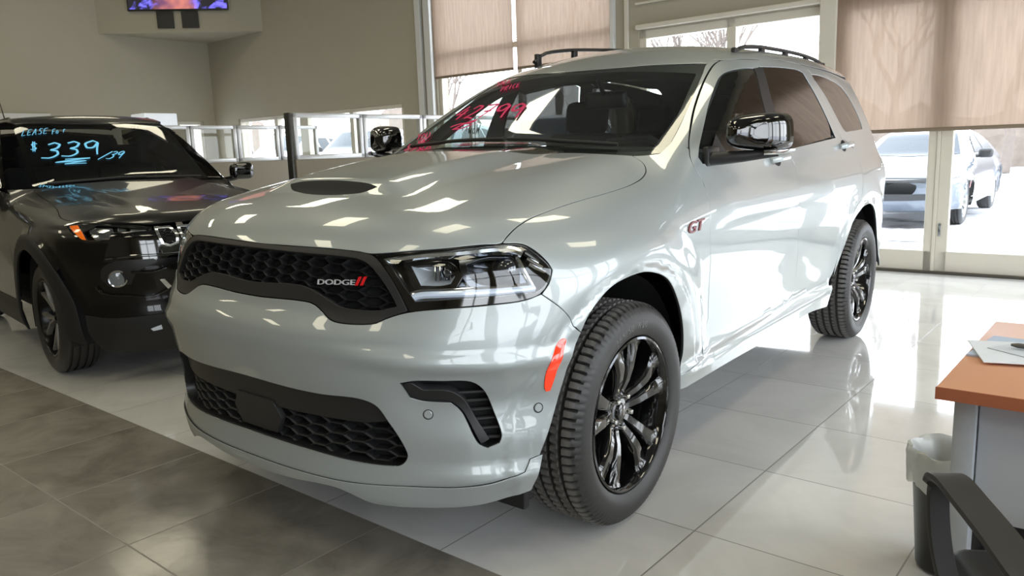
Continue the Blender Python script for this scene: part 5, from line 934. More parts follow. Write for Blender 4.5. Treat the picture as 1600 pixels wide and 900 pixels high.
def j_flare(y,z):
    s=0
    for k,(cy,cz) in enumerate(J_ARCH):
        rr=np.hypot(y-cy,z-cz); s=s+.035*sstep(.58,.50,rr)*sstep(.12,.32,z)
    return s
jz=spl([-.95,-.84,-.74,-.55,-.2,.4,.95,1.15],[.88,.945,.985,1.02,1.06,1.12,1.17,1.19])
def j_top(x,y): return jz(y)-.07*x*x-.10*sstep(.5,.95,x)*x+.02*sstep(.50,.38,x-.06*np.clip(y,-1,1))*sstep(-.8,-.2,y)
J_S,J_B=make_body(([.12,.22,.35,.5,.65,.8,.95,1.05,1.15,1.3],[.83,.85,.87,.87,.875,.88,.878,.86,.82,.74]),
  ([.12,.2,.3,.4,.5,.6,.7,.8,.9,1.0,1.1],[-.74,-.79,-.835,-.85,-.84,-.855,-.875,-.865,-.845,-.77,-.62]),-.02,.55,2.95,j_top,j_flare,n=2.7,r=.10)
j_roof=spl([1.2,1.5,1.9,2.4,3.0,3.4],[1.60,1.665,1.70,1.705,1.67,1.60])
j_side=spl([1.0,1.15,1.3,1.45,1.6,1.75],[.87,.83,.775,.71,.635,.55])
def J_G(P):
    x=np.abs(P[:,0]);y=P[:,1];z=P[:,2]; s=x-j_side(z); w=(.80+1.52*(z-1.14)+.30*x*x-y)*.55; rf=z-(j_roof(y)-.10*x*x); rg=(y-(3.35-.45*(z-1.1)))*.9
    return smax(smax(smax(s*.92,rf,.08),smax(w,rg,.02),.07),.98-z,.02)
def J_ALL(P): return smin(J_B(P),J_G(P),.05)
def build_black_suv():
    M=Matrix.Translation((-2.892,.628,0))@Matrix.Rotation(1.399,4,'Z')
    t=thing('compact_suv','black compact sport utility vehicle with pale blue price writing on its windscreen','car',(-2.892,.628,0),1.399)
    G=J_ALL; K=paint('black_paint',(.006,.006,.006),metal=0,rough=.3,flake=.1,coat=.6); K.node_tree.nodes['Principled BSDF'].inputs['Specular IOR Level'].default_value=.2; C0=Cyl(.25,.80); up=Planar((0,-.3,.95)); ws=Planar((0,-.8,.6)); sd=Planar((1,0,.1)); fen=Planar((.85,-.2,.4)); rf=Planar((0,-.05,1))
    TJ=lambda n,off=0.: flip(T(n,G,off,M=M,rng_=(2,9)))
    hood=panel('hood',up,G,halfsym(TJ('jhood')),K,t,res=.03)
    w=halfsym(TJ('jws')); g=panel('windshield',ws,G,w,MAT['windshield_dark'],t,res=.06,off=-.004,thick=0,inner=False,gap=0)
    w2=smooth_outline(ws.to2(w),.03); panel('windshield_border',ws,G,w2,MAT['black_gloss'],g,holes=[inset(w2,.04)],res=.04,off=-.006,thick=0,gap=0,inner=False,pre2d=True)
    jf=TJ('jflare'); jb=TJ('jbumper')
    # fender and side in its own (y,z)
    def side(name,pts,m,holes=(),Mp=sd,off=0.,res=.04,**k): return panel(name,Mp,G,[(.9,y,z) for y,z in pts],m,t,holes=[[(.9,y,z) for y,z in h] for h in holes],res=res,off=off,mirror=True,**k)
    ring=lambda cy,r,a0,a1,n=22:[(cy+r*math.cos(a),.352+r*math.sin(a)) for a in np.linspace(a0,a1,n)]
    hs=TJ('jhood'); fo=np.vstack([[p for p in hs if p[0]>.55 and p[2]<1.16 and p[1]<.9][::1]])
    panel('fender',fen,G,np.vstack([fo[np.argsort(fo[:,1])],[(.80,.98,1.14),(.86,.66,1.0),(.87,.62,.5),(.87,.56,.45)],[(.9,y,z) for y,z in ring(0,.53,math.radians(8),math.radians(140))]]),K,t,res=.03,mirror=True)
    side('front_door',[(.63,.36),(.64,1.0),(.98,1.13),(1.9,1.15),(1.9,.36)],K); side('rear_door',[(1.905,.36),(1.905,1.15),(2.9,1.15),(2.9,.9),*ring(2.636,.53,math.radians(60),math.radians(170)),(2.1,.36)],K)
    side('rear_quarter_panel',[(2.905,1.15),(3.2,1.15),(3.25,.5),(3.1,.45),*ring(2.636,.53,math.radians(10),math.radians(58))],K)
    side('wheel_arch_cladding',[*ring(0,.535,math.radians(-10),math.radians(190),40),*ring(0,.435,math.radians(190),math.radians(-10),40)],MAT['black_matt'],off=.006,res=.03)
    side('wheel_arch_cladding',[*ring(2.636,.535,math.radians(-10),math.radians(190),40),*ring(2.636,.435,math.radians(190),math.radians(-10),40)],MAT['black_matt'],off=.006,res=.03)
    side('sill_cladding',[(.45,.22),(.45,.40),(2.15,.40),(2.15,.22)],MAT['black_matt'],off=.006)
    side('windshield_pillar',[(.90,1.10),(.99,1.15),(1.62,1.56),(1.70,1.60),(1.58,1.62),(1.25,1.42)],K,Mp=Planar((.6,-.6,.5)))
    side('roof_side',[(1.62,1.56),(1.72,1.61),(2.4,1.64),(3.0,1.60),(3.0,1.55),(2.4,1.58),(1.8,1.55)],K)
    side('side_glass',[(1.02,1.16),(1.62,1.545),(1.8,1.56),(2.4,1.58),(2.95,1.54),(3.1,1.17)],MAT['privacy'],off=-.006,thick=0,inner=False,gap=-.004)
    wt=TJ('jws')[:4]; roof=panel('roof',rf,G,halfsym(np.vstack([wt[wt[:,0]>.03],[(.585,1.75,1.64),(.58,2.4,1.66),(.55,3.05,1.6),(.2,3.08,1.62)]])),K,t,res=.05)
    panel('tailgate',Planar((0,1,0),reach=6.),G,halfsym(np.array([(.1,3.45,.4),(.74,3.4,.4),(.78,3.2,1.1),(.62,3.0,1.55),(.1,3.0,1.60)])),K,t,res=.06)
    bm=panel('front_bumper',C0,G,halfsym(jb),K,t,res=.025,gap=.001)
    panel('lower_bumper',C0,G,halfsym(TJ('jchin')),MAT['black_matt'],bm,res=.03,off=.004,gap=0)
    for s in (1,-1):
        f=(lambda A:A) if s>0 else flip
        h=panel('headlight',C0,G,f(TJ('jlight')),MAT['black_gloss'],t,holes=[f(TJ('jlens'))],res=.03,off=.002,gap=0,hole_gap=0)
        panel('headlight_bowl',C0,G,f(TJ('jlens')),MAT['smoke'],h,res=.03,off=-.05,thick=0,gap=-.01,inner=False)
        panel('turn_signal',C0,G,f(TJ('jamber',.003)),MAT['amber'],h,res=.02,off=.003,thick=.02,gap=0,inner=False,label='amber turn signal')
        for k in (1,2,3): panel('reflector',C0,G,f(TJ('jlamp%d'%k,-.012)),MAT['chrome'] if k<3 else MAT['dull_chrome'],h,res=.015,off=-.012,thick=.02,gap=0,inner=False)
        panel('headlight_lens',C0,G,f(TJ('jlens')),MAT['lens'],h,res=.04,off=.002,thick=0,gap=-.001,inner=False)
        q=f(TJ('jfog',.006))[0]; n=grad(G,q[None])[0]; Mx=Matrix.Translation(Vector(q))@Vector(n*.5+np.array([0,-.5,0])).to_track_quat('Z','Y').to_matrix().to_4x4()
        ft=panel('fog_lamp_surround',C0,G,f(TJ('jfogtrim')),MAT['black_satin'],bm,res=.02,off=.004,thick=.01,gap=0,inner=False)
        b=MB(); b.lathe([(0,.012),(.025,.010),(.040,.004),(.044,.006),(.048,0)],seg=28,M=Mx); b.build('fog_lamp',MAT['lensball2'],ft)
        b=MB(); b.lathe([(.043,.009),(.05,.010),(.052,-.002)],seg=28,M=Mx); b.build('fog_lamp_ring',MAT['chrome'],ft)
        for cr in ('jcr1','jcr2','jcr3'):
            cc=curve3(f(TJ(cr,.006)),.02); cc=solve2(C0,G,C0.to2(cc),.006); b=MB(); strip(b,cc,grad(G,cc),.016,.010); b.build('bumper_crease',MAT['black_gloss'],bm)
        panel('chrome_accent',C0,G,f(TJ('jchrome',.006)),MAT['chrome'],bm,res=.015,off=.006,thick=.01,gap=0,inner=False)
        panel('bumper_reflector',C0,G,f(TJ('jreflector',.008)),MAT['white_lens'],bm,res=.015,off=.008,thick=.01,gap=0,inner=False)
    # grille slots
    s1=C0.to2(TJ('jslot1')); w0=s1.mean(0); pitch=.128
    gp=panel('grille_panel',C0,G,np.array([(-.50,.74),(-.46,.90),(.46,.90),(.50,.74)]),MAT['black_gloss'],t,res=.03,off=.003,gap=0,pre2d=True,inner=False)
    base=smooth_outline(s1,.01)
    a0=w0[0]
    for k in range(7):
        ctr=(k-3)*abs(a0)/3.0
        q=(base-w0)*np.array([1 if ctr>0 else -1,1])*np.array([min(1.,.9),1])+np.array([ctr,w0[1]])
        panel('grille_slot_ring',C0,G,q,MAT['chrome'],gp,holes=[inset(q,.009)],res=.015,off=.008,thick=.012,gap=0,hole_gap=0,pre2d=True,inner=False)
        qi=inset(q,.009); panel('grille_slot',C0,G,qi,MAT['liner'],gp,res=.02,off=.004,thick=0,gap=0,pre2d=True,inner=False)
        hexmesh('grille_slot_mesh',C0,G,inset(qi,.004),.009,.036,.017,.004,.006,MAT['smoke'],gp)
    # mirrors, wiper, antenna, wheels
    for s in (1,-1):
        b=MB(); b.box((s*.99,1.10,1.19),(.20,.11,.145),.045,None,4); b.tube([(s*.84,1.08,1.12),(s*.93,1.09,1.135)],.025,10); b.build('door_mirror',MAT['black_gloss'],t)
    b=MB(); b.tube([(-.55,.88,1.165),(-.1,.80,1.185),(.1,.80,1.185)],.010,8); b.tube([(.05,.82,1.18),(.55,.89,1.168)],.010,8); b.build('wiper',MAT['black_matt'],t)
    b=MB(); b.tube([(-.42,2.6,1.66),(-.43,2.7,1.88)],[.006,.003],8); b.build('antenna',MAT['black_matt'],t)
    for s in (-1,1):
        b=MB(); b.tube([(s*.54,1.8,1.645),(s*.53,1.9,1.672),(s*.52,2.8,1.672),(s*.51,2.9,1.62)],.012,8); b.build('roof_rail',MAT['black_satin'],t)
    for y in (0,2.636):
        for s in (-1,1):
            w=bpy.data.objects.new('wheel',None); COL.objects.link(w); w.parent=t; w.location=(s*.745,y,.352); wheel_parts(w,R=.352,w=.225,rimR=.238,side=s,style='star',detail=False,rim_mat=MAT['jrim'])
            b=MB(); X=Matrix(((0,0,s,0),(1,0,0,0),(0,s,0,0),(0,0,0,1))); b.lathe([(.06,-.30),(.44,-.30),(.455,-.26),(.455,.09)],seg=48,M=Matrix.Translation((s*.745,y,.352))@X); bmesh.ops.delete(b.bm,geom=[v for v in b.bm.verts if v.co.z<.20],context='VERTS'); b.build('wheel_well',MAT['liner'],t)
    b=MB(); b.box((0,1.4,.33),(1.4,3.6,.14),.03); b.build('underbody',MAT['liner'],t)
    b=MB(); b.box((0,1.25,1.02),(1.4,.5,.16),.05); b.build('dashboard',MAT['cloth'],t)
    for x in (-.36,.36):
        so=bpy.data.objects.new('seat',None); COL.objects.link(so); so.parent=t
        b=MB(); b.box((x,2.0,.98),(.48,.16,.62),.06,Matrix.Rotation(-.25,3,'X'),3); b.build('seat_back',MAT['cloth'],so); b=MB(); b.box((x,2.08,1.36),(.26,.1,.19),.04,None,3); b.build('headrest',MAT['cloth'],so)
    panel('rear_window',Planar((0,1,.0),reach=6.),G,halfsym(np.array([(.1,3.4,1.12),(.76,3.2,1.12),(.60,3.0,1.58),(.1,3.0,1.62)])),MAT['privacy'],t,res=.06,off=.004,thick=0,inner=False)
    b=MB(); b.box((0,2.75,.95),(1.35,.2,.85),.06,None,3); b.build('rear_light_block',MAT['cloth'],t)  # added dark block that stops window light showing through the cabin
    # handwriting on the glass
    def on_ws(x,z): 
        p=solve2(ws,G,ws.to2(np.array([(x,1.0+1.5*(z-1.2),z)])),.004)[0]; return p
    return t,ws,M
# ================================================================== chalk-pen writing, drawn as strokes on the glass
STROKES={
 '0':[[(.5,1),(.15,.8),(.05,.4),(.3,0),(.7,.1),(.9,.5),(.75,.9),(.5,1)]],'1':[[(.3,.8),(.55,1),(.5,0)]],'2':[[(.1,.75),(.35,1),(.75,.9),(.7,.6),(.1,.05),(.4,.1),(.9,0)]],
 '3':[[(.15,.9),(.5,1),(.85,.85),(.75,.62),(.4,.52),(.8,.42),(.9,.2),(.55,0),(.0,.05)]],'4':[[(.55,1),(.05,.4),(.9,.42)],[(.7,.75),(.55,0)]],'7':[[(.05,.95),(.9,1),(.35,0)],[(.25,.5),(.8,.52)]],
 '9':[[(.85,.85),(.5,1),(.1,.8),(.25,.5),(.6,.5),(.85,.85),(.9,.4),(1.0,0)]],'8':[[(.75,.9),(.4,1),(.2,.75),(.7,.4),(.6,.05),(.2,.1),(.25,.4),(.75,.75),(.75,.9)]],'$':[[(.9,.8),(.5,.9),(.2,.7),(.5,.5),(.8,.3),(.5,.1),(.1,.2)],[(.4,1.05),(.35,-.05)],[(.62,1.05),(.58,-.05)]],
 '/':[[(1,1),(0,0)]],'L':[[(.2,1),(.05,.05),(.8,.1)]],'E':[[(.8,.95),(.2,.9),(.1,.05),(.8,.1)],[(.15,.5),(.65,.5)]],'A':[[(0,0),(.45,1),(.8,0)],[(.15,.4),(.7,.4)]],'S':[[(.85,.9),(.4,1),(.2,.7),(.75,.4),(.6,.05),(.1,.1)]],
 'F':[[(.85,1),(.2,.95),(.1,0)],[(.15,.5),(.7,.55)]],'o':[[(.5,.6),(.15,.4),(.2,.05),(.6,0),(.8,.35),(.5,.6)]],'r':[[(.15,.6),(.15,0)],[(.15,.35),(.45,.6),(.8,.55)]],'R':[[(.15,0),(.2,1),(.7,.95),(.75,.6),(.2,.5),(.85,0)]],'I':[[(.5,1),(.45,0)]],'C':[[(.85,.9),(.4,1),(.1,.5),(.4,0),(.85,.1)]],'P':[[(.15,0),(.2,1),(.8,.9),(.7,.5),(.2,.45)]],
 'W':[[(0,1),(.2,0),(.5,.7),(.75,0),(1,1)]],'w':[[(0,.6),(.2,0),(.5,.45),(.75,0),(1,.6)]],'!':[[(.5,1),(.4,.3)],[(.38,.08),(.36,.02)]],'Y':[[(.05,1),(.45,.5),(.9,1)],[(.45,.5),(.4,0)]],'O':[[(.5,1),(.1,.6),(.2,.1),(.6,0),(.95,.5),(.5,1)]],'U':[[(.1,1),(.1,.3),(.4,0),(.8,.2),(.85,1)]],'V':[[(0,1),(.4,0),(.9,1)]],'*':[[(.1,.7),(.9,.3)],[(.1,.3),(.9,.7)]],
 '5':[[(.85,1),(.3,.97),(.2,.55),(.7,.6),(.8,.25),(.5,0),(.1,.1)]],'6':[[(.75,.95),(.3,.6),(.15,.2),(.5,0),(.8,.25),(.5,.5),(.2,.3)]],
 '=':[[(.2,.95),(1.0,1.0),(-.05,.55),(.9,.55),(.25,.2),(.95,.15)]],'~':[[(.0,.7),(.35,.85),(.75,.7),(.98,.98),(.55,.75),(.15,.30),(.5,.2),(.85,.45)]],' ':[]}
def handwriting(name,s,F,Mp,p0,ux,uy,matl,parent,w=.010,adv=1.12,mirror=False,off=.003,label=None):
    """p0 is the first letter's foot; ux, uy one letter's width and height as vectors near the glass"""
    b=MB(); p0=np.array(p0,float);ux=np.array(ux,float);uy=np.array(uy,float); s2=s[::-1] if mirror else s
    for i,ch in enumerate(s2):
        for st in STROKES[ch]:
            q=np.array(st,float); 
            if mirror: q[:,0]=1-q[:,0]
            P=p0+(q[:,:1]+i*adv)*ux+q[:,1:2]*uy; P=curve3(P,.008) if len(P)>2 else resample(P,.008)
            C=solve2(Mp,F,Mp.to2(P),off); C=C[~np.isnan(C[:,0])]
            if len(C)<2: continue
            N=grad(F,C); k=len(C); ww=[w*(.7+.3*math.sin(3.1*j/k+.3)) for j in range(k)]; strip(b,C,N,ww,.0012)
    return b.build(name,matl,parent,smooth=False,label=label)
# ================================================================== outdoors: snow, parked cars, bare trees
def full_skin(name,F,ys,zc,na,matl,parent,cut=(),xr=2.5):
    ring=[]
    A=np.linspace(-PI*.5,PI*1.5,na,endpoint=False); V=[];idx={}
    AA=np.tile(A,len(ys)); YY=np.repeat(ys,na); O_=np.stack([np.cos(AA)*xr,YY,zc+np.sin(AA)*xr],1); D_=np.stack([-np.cos(AA),0*AA,-np.sin(AA)],1); t_=march(F,O_,D_,.6,xr-.02,n=110); PP=(O_+D_*t_[:,None]).reshape(len(ys),na,3)
    for i,y in enumerate(ys):
        P=PP[i]
        for k in range(na):
            if not np.isnan(P[k,0]): idx[(i,k)]=len(V); V.append(P[k])
    Fc=[]
    for i in range(len(ys)-1):
        for k in range(na):
            q=[(i,k),(i,(k+1)%na),(i+1,(k+1)%na),(i+1,k)]
            if all(a in idx for a in q):
                c=np.mean([V[idx[a]] for a in q],0)
                if any(abs(c[0])>.45 and math.hypot(c[1]-cy,c[2]-cz)<r for cy,cz,r in cut): continue
                Fc.append([idx[a] for a in q])
    V=np.array(V); N=grad(F,V)
    Fc=[q if np.dot(np.cross(V[q[1]]-V[q[0]],V[q[2]]-V[q[0]]),N[q[0]])>=0 else q[::-1] for q in Fc]
    return pymesh(name,V,Fc,matl,parent,N=N)
def parked_car(kind,label,x,y,rot,pm,group=None,z=-.05,snow=None):
    """kind: (fields, wheel centres, wheel radius, glass outlines...)"""
    F,G=kind['F'],kind['G']; t=thing('parked_car',label,'car',RW(x,y,z),TH+rot,group); wb=kind['wb']; r=kind['r']
    ys=np.r_[np.linspace(kind['y0'],kind['y0']+.25,9),np.linspace(kind['y0']+.3,kind['y1']-.25,44),np.linspace(kind['y1']-.2,kind['y1'],7)]
    Fs=lambda Q:smax(F(Q),.24-Q[:,2],.06)
    body=full_skin('body',Fs,ys,kind['zc'],72,pm,t,cut=[(0,r,r+.07),(wb,r,r+.07)])
    C0=Cyl(.25,.85); sd=Planar((1,0,.1))
    for s in (1,-1):
        for w in kind['side_windows']: panel('window_pane',Planar((s,0,.1)),F,[(s*.8,a,b) for a,b in w],MAT['outglass'],t,res=.08,off=.006,thick=0,inner=False)
        panel('headlight',C0,F,np.array([(s*a,b) for a,b in kind['light']]),MAT['white_lens'],t,res=.05,off=.006,thick=0,gap=0,inner=False,pre2d=True)
        b=MB(); m=kind['mirror']; b.box((s*m[0],m[1],m[2]),(.20,.12,.14),.04,None,3); b.tube([(s*(m[0]-.14),m[1],m[2]-.04),(s*m[0],m[1],m[2]-.04)],.025,8); b.build('door_mirror',MAT['black_satin'],t)
    panel('windshield',Planar((0,-.7,.7)),Fs,halfsym(np.array(kind['ws'])),MAT['outglass'],t,res=.08,off=.006,thick=0,inner=False)
    for gname,gp,gm in kind['front']: panel(gname,C0,F,np.array([*gp,*[(-a,b) for a,b in gp[::-1]]]),gm,t,res=.05,off=.008,thick=0,gap=0,inner=False,pre2d=True)
    if kind.get('marker'):
        for s in (1,-1): panel('side_marker',C0,F,np.array([(s*a,b) for a,b in kind['marker']]),MAT['red'],t,res=.03,off=.008,thick=0,gap=0,inner=False,pre2d=True)
    for yy in (0,wb):
        for s in (-1,1):
            w=bpy.data.objects.new('wheel',None); COL.objects.link(w); w.parent=t; w.location=(s*kind['wx'],yy,r); wheel_parts(w,R=r,w=.23,rimR=r*.70,side=s,style='ten',detail=False,rim_mat=MAT['dull_chrome'])
    b=MB(); b.box((0,wb/2,.36),(1.3,wb+1.2,.24),.03); b.build('underbody',MAT['liner'],t)
    return t
ca_top=spl([-1.0,-.88,-.6,0,.6,.9],[.66,.74,.83,.92,.99,1.01])
CA_S,CA_B=make_body(([.12,.3,.5,.7,.85,1.0,1.15],[.88,.93,.94,.955,.945,.90,.80]),([.12,.25,.4,.6,.75,.9],[-.80,-.88,-.90,-.92,-.90,-.7]),-.05,.75,3.1,lambda x,y:ca_top(y)-.05*x*x-.1*sstep(.55,1.,x)*x,lambda y,z:.03*sstep(.52,.42,np.hypot(y,z-.36))+.05*sstep(.62,.42,np.hypot(y-3.05,z-.36)),n=3.2,r=.10)
ca_roof=spl([1.0,1.7,2.2,2.8,3.4,3.9],[1.25,1.41,1.44,1.40,1.25,1.05])
def CA_G(P):
    x=np.abs(P[:,0]);y=P[:,1];z=P[:,2]; return smax(smax(x-spl([.9,1.1,1.3,1.5],[.90,.80,.68,.55])(z),z-(ca_roof(y)-.08*x*x),.08),smax((.72+2.1*(z-.98)+.25*x*x-y)*.42,.8-z,.02),.06)
def CA(P): return smin(CA_B(P),CA_G(P),.06)
def ring_(cy,cz,r,a0,a1,n=10): return [(cy+r*math.cos(a),cz+r*math.sin(a)) for a in np.linspace(a0,a1,n)]
def build_outside():
    MAT['outglass']=mat('dark_car_glass',(.16,.19,.22),rough=.25,spec=.25)
    snow=mat('snow',(.93,.94,.96),rough=.8,noise=(4,.05),bump=(6,.6))
    m,t,b_,N,L=nt('snowy_asphalt'); tc=N.new('ShaderNodeTexCoord'); nz=N.new('ShaderNodeTexNoise'); nz.inputs['Scale'].default_value=1.1; nz.inputs['Detail'].default_value=9; L.new(tc.outputs['Object'],nz.inputs['Vector']); rp=N.new('ShaderNodeValToRGB'); rp.color_ramp.elements[0].position=.40; rp.color_ramp.elements[0].color=srgb((.60,.60,.61)); rp.color_ramp.elements[1].position=.52; rp.color_ramp.elements[1].color=srgb((.95,.95,.97)); L.new(nz.outputs['Fac'],rp.inputs[0]); L.new(rp.outputs[0],b_.inputs['Base Color']); b_.inputs['Roughness'].default_value=.8
    bm=bmesh.new(); n=70; gr=[]
    for i in range(n+1):
        row=[]
        for j in range(n+1):
            x=-60+110*i/n; y=YB+.15+54*(j/n)**1.4; z=-.06+.38*float(sstep(-4.5,-8,x))*float(sstep(6.3,8.0,y))+(.03*math.sin(x*2.3)*math.sin(y*1.7)+.02*math.sin(x*5.1+y*3) if j>1 else 0)
            row.append(bm.verts.new((x,y,z)))
        gr.append(row)
    for i in range(n):
        for j in range(n): bm.faces.new((gr[i][j],gr[i+1][j],gr[i+1][j+1],gr[i][j+1]))
    b=MB(); b.bm.free(); b.bm=bm; o=struct('ground',b,m,True)
    b=MB(); b.quad((-60,-30,-.07),(XL-.25,-30,-.07),(XL-.25,YB+.3,-.07),(-60,YB+.3,-.07)); struct('ground',b,m)
    b=MB(); b.quad((XR+.3,-30,-.07),(60,-30,-.07),(60,YB+.3,-.07),(XR+.3,YB+.3,-.07)); struct('ground',b,m)
    # ploughed snow ridge along the kerb
    b=MB(); random.seed(3); rows=[]
    xs=np.linspace(-2.5,6,90); prof=[(-.35,0),(-.22,.10),(-.05,.17),(.15,.15),(.32,.07),(.45,0)]
    for x in xs: rows.append([b.bm.verts.new((x,9.35+p*1.2+.08*math.sin(x*3.),-.06+h*(.7+.5*random.random())*(.8+.3*math.sin(x*2)))) for p,h in prof])
    for i in range(len(rows)-1):
        for k in range(len(prof)-1): b.bm.faces.new((rows[i][k],rows[i+1][k],rows[i+1][k+1],rows[i][k+1]))
    o=inroom(b.build('snow_ridge',snow,None)); tag(o,'low ridge of ploughed snow outside in front of the grey coupe','snow',kind='stuff')
    sed=dict(F=CA,G=CA_G,wb=3.05,r=.36,y0=-.90,y1=3.82,zc=.70,wx=.80,mirror=(1.02,.98,1.03),
      side_windows=[[(1.15,1.03),(1.62,1.30),(2.1,1.36),(2.12,1.04)],[(2.17,1.04),(2.16,1.36),(2.7,1.32),(3.15,1.08)]],
      light=[(.62,.72),(.62,.76),(.88,.79),(.95,.75)],ws=[(.1,1.5,1.36),(.52,1.58,1.34),(.68,.93,1.02),(.1,.72,1.0)],
      front=[('grille',[(0,.735),(.60,.725),(.62,.685),(0,.665)],MAT['black_satin']),('nose_bar',[(0,.715),(.34,.712),(.34,.703),(0,.703)],MAT['dull_chrome']),('lower_intake',[(0,.50),(.50,.50),(.56,.42),(0,.40)],MAT['black_satin'])],marker=[(.98,.56),(1.02,.70),(1.05,.70),(1.02,.55)])
    suv=dict(F=J_ALL,G=J_G,wb=2.636,r=.352,y0=-.84,y1=3.42,zc=.80,wx=.76,mirror=(.98,1.1,1.18),
      side_windows=[[(1.1,1.16),(1.62,1.50),(1.95,1.55),(1.95,1.16)],[(2.0,1.16),(2.0,1.56),(2.5,1.56),(2.6,1.18)],[(2.68,1.2),(2.6,1.55),(2.9,1.52),(3.05,1.22)]],
      light=[(.45,.80),(.45,.87),(.72,.88),(.75,.81)],ws=[(.1,1.52,1.62),(.55,1.60,1.57),(.66,.98,1.17),(.1,.84,1.18)],front=[('grille',[(0,.87),(.40,.87),(.40,.76),(0,.75)],MAT['black_satin']),('lower_intake',[(0,.48),(.55,.48),(.55,.36),(0,.36)],MAT['black_satin'])])
    silver=paint('silver_paint_outdoors',(.33,.365,.41),metal=.15,rough=.3); white=paint('white_paint_outdoors',(.88,.89,.90),metal=0,rough=.3); grey=paint('grey_paint_outdoors',(.42,.45,.48),metal=.3,rough=.3); redp=paint('dark_red_paint_outdoors',(.35,.06,.06),metal=.2,rough=.3)
    parked_car(sed,'low silver-grey coupe parked in the snow outside the glass entrance doors',-.93,11.15,.03,silver)
    parked_car(suv,'white sport utility vehicle outdoors behind the first pane of the nearer glass partition',-13.4,9.8,.35,white,z=.30)
    parked_car(suv,'grey sport utility vehicle outdoors behind the second pane of the nearer glass partition',-10.4,9.5,.30,grey,z=.30)
    parked_car(suv,'white sport utility vehicle outdoors behind the farther partition, left of the dark end post',-16.6,9.8,.35,white,z=.30)
    parked_car(suv,'white sport utility vehicle outdoors seen through the windscreen of the silver-white car',-7.3,9.4,.15,white,z=.28)
    # bare trees
    bark=mat('grey_bark',(.40,.36,.33),rough=.9,noise=(12,.2))
    def tree(x,y,h,seed,label):
        rd=random.Random(seed); t=thing('bare_tree',label,'tree',RW(x,y,-.06),rd.random()*6,'bare trees beyond the car park')
        b=MB()
        def br(p,d,l,r,k):
            q=p+d*l; mid=p+d*l*.5+Vector((rd.uniform(-1,1),rd.uniform(-1,1),0))*l*.05; b.tube([p,mid,q],[r,r*.85,r*.65],5 if k>1 else 7,cap=False)
            if k<5:
                for _ in range(3 if k<3 else 2):
                    a=Vector((rd.uniform(-1,1),rd.uniform(-1,1),rd.uniform(.1,.9))); br(q,(d*.9+a*.75).normalized(),l*rd.uniform(.62,.82),r*.6,k+1)
        br(Vector((0,0,0)),Vector((0,0,1)),h*.28,h*.022,0); b.build('branches',bark,t)
    spots=[(-31,30,9),(-26,27,8),(-22,31,10),(-18,28,8.5),(-14,30,9.5),(-10,27,8),(-6,31,10),(-2,29,9),(2,31,9)]
    for k,(x,y,h) in enumerate(spots): tree(x,y,h,k+1,'bare leafless tree standing far beyond the parked cars')
    b=MB(); rows=[]; rd=random.Random(5)
    for i,x in enumerate(np.linspace(-60,40,120)):
        h=2.6+1.3*rd.random()+1.2*math.sin(x*.3)
        rows.append([b.bm.verts.new((x,34+rd.random(),-.1)),b.bm.verts.new((x+rd.uniform(-.3,.3),34.4,h*.55)),b.bm.verts.new((x+rd.uniform(-.3,.3),35,h)),])
    for i in range(len(rows)-1):
        for k in range(2): b.bm.faces.new((rows[i][k],rows[i+1][k],rows[i+1][k+1],rows[i][k+1]))
    struct('treeline',b,mat('brushwood',(.42,.38,.345),rough=1,noise=(3,.35)),False)
LIGHT_K=5.0; SKY_K=4.8; EXPO=0.70; DEV=False
MAT_INIT=True
MAT['teal_marker']=mat('dark_green_marker',(.06,.22,.20),rough=.7)
MAT['jspoke']=mat('grey_wheel_spoke',(.45,.44,.42),rough=.35,metal=.15)
MAT['jrim']=mat('dark_wheel',(.07,.07,.07),rough=.25,metal=.7,noise=(30,.1))
make_camera()
car,WSP,WSO=build_main_suv()
jp,JWS,JM=build_black_suv()
build_room(); build_desk(); build_outside()
# writing on the two windscreens: foot of the line, end of the line, top of the first letter
def write(key,nm,s,F,Mp,matl,parent,w,label,M=None,adv=1.15,fl=False,rng_=(.8,9)):
    a=T(key,F,.003,M=M,rng_=rng_); n=len(s); ux=(a[1]-a[0])/(1+adv*(n-1)); return handwriting(nm,s,F,Mp,a[0],ux,a[2]-a[0],matl,parent,w,adv=adv,label=label)
for key,nm,s,w in (('wr1','price_writing','42799',.017),('wr2','underline_writing','~',.017),('wr3','offer_writing','SALE',.007),('wr4','offer_writing','PRICE',.006),('wr5','saving_writing','YOU',.006),('wr6','saving_writing','SAVE',.005),('wr7','saving_writing','8788',.007)):
    write(key,nm,s,D_ALL,WSP,MAT['pink_marker'],car,w,'pink handwriting on the windscreen')
sdm=Planar((-1,0,.12)); handwriting('window_writing','Wow!!',D_ALL,sdm,(-.81,1.40,1.338),(0,-.028,0),(0,0,.055),MAT['teal_marker'],car,.006,adv=1.25,off=.002,label='dark green handwriting on the far door window')
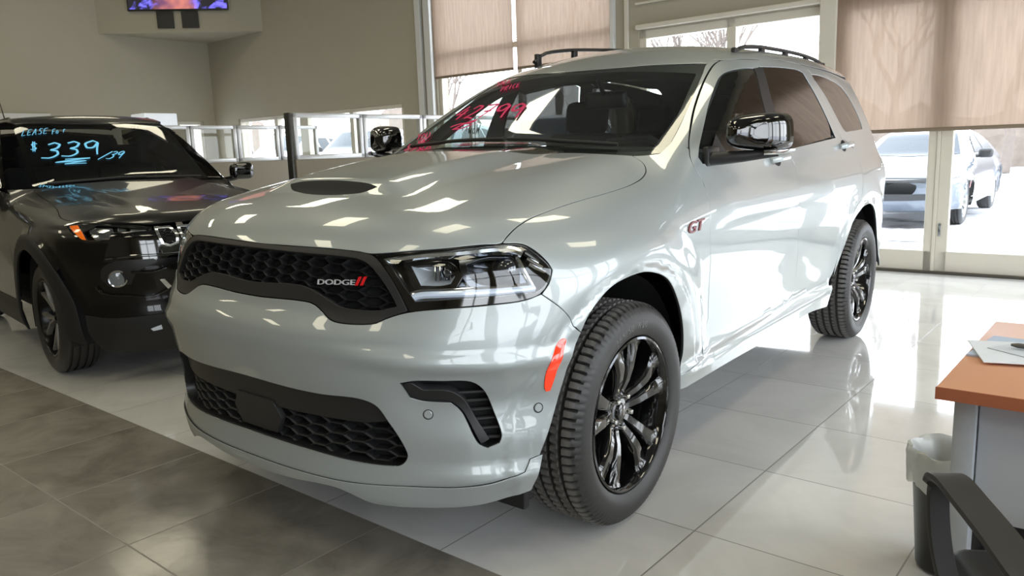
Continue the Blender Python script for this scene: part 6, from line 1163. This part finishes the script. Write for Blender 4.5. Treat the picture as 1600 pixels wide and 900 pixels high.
for key,nm,s,w in (('jw1','lease_writing','LEASE',.005),('jw2','lease_writing','Fo r',.005),('jw3','price_writing','$',.009),('jw4','price_writing','339',.018),('jw5','term_writing','/39',.009),('jw6','underline_writing','=',.013),('jw7','stock_writing','37973*8250*',.003)):
    write(key,nm,s,J_ALL,JWS,MAT['blue_marker'],jp,w,'pale blue handwriting on the windscreen',M=JM,rng_=(2,9))
# light: overcast sky outdoors through the windows, ceiling fittings indoors
w=bpy.data.worlds.new('sky'); bpy.context.scene.world=w; w.use_nodes=True; N=w.node_tree.nodes; L=w.node_tree.links; bg=N['Background']
tc=N.new('ShaderNodeTexCoord'); sp=N.new('ShaderNodeSeparateXYZ'); L.new(tc.outputs['Generated'],sp.inputs[0]); rp=N.new('ShaderNodeValToRGB'); rp.color_ramp.elements[0].position=.0; rp.color_ramp.elements[0].color=(.92,.95,1,1); rp.color_ramp.elements[1].position=.8; rp.color_ramp.elements[1].color=(.80,.88,1,1); L.new(sp.outputs[2],rp.inputs[0]); L.new(rp.outputs[0],bg.inputs[0]); bg.inputs[1].default_value=SKY_K
def portal(x,y,z,sx,sz,rz):
    ld=bpy.data.lights.new('window_portal','AREA'); ld.shape='RECTANGLE'; ld.size=sx; ld.size_y=sz; ld.cycles.is_portal=True; o=bpy.data.objects.new('window_portal',ld); COL.objects.link(o); o.location=RW(x,y,z); o.rotation_euler=(math.radians(-90),0,TH+rz)
for a,b_,z0,z1 in ((-10.9,-6.47,.72,2.02),(-5.75,-2.80,.10,4.2),(-2.49,-.28,.06,2.56),(-.28,5.0,.0,3.2)): portal((a+b_)/2,YB+.3,(z0+z1)/2,b_-a,z1-z0,0)
for a,b_,z0,z1 in ((-5.6,-3.2,.9,3.4),(-2.9,-.5,.1,3.4),(-.2,2.2,.1,3.4),(2.5,4.9,.1,3.4)): portal(XR+.3,(a+b_)/2,(z0+z1)/2,b_-a,z1-z0,-PI/2)
sc=bpy.context.scene; sc.view_settings.view_transform='Standard'; sc.view_settings.look='None'; sc.view_settings.exposure=EXPO; sc.view_settings.gamma=1.06; sc.cycles.max_bounces=10; sc.cycles.transparent_max_bounces=16; sc.cycles.caustics_reflective=False; sc.cycles.caustics_refractive=False; sc.cycles.sample_clamp_indirect=6
sc.cycles.use_denoising=True
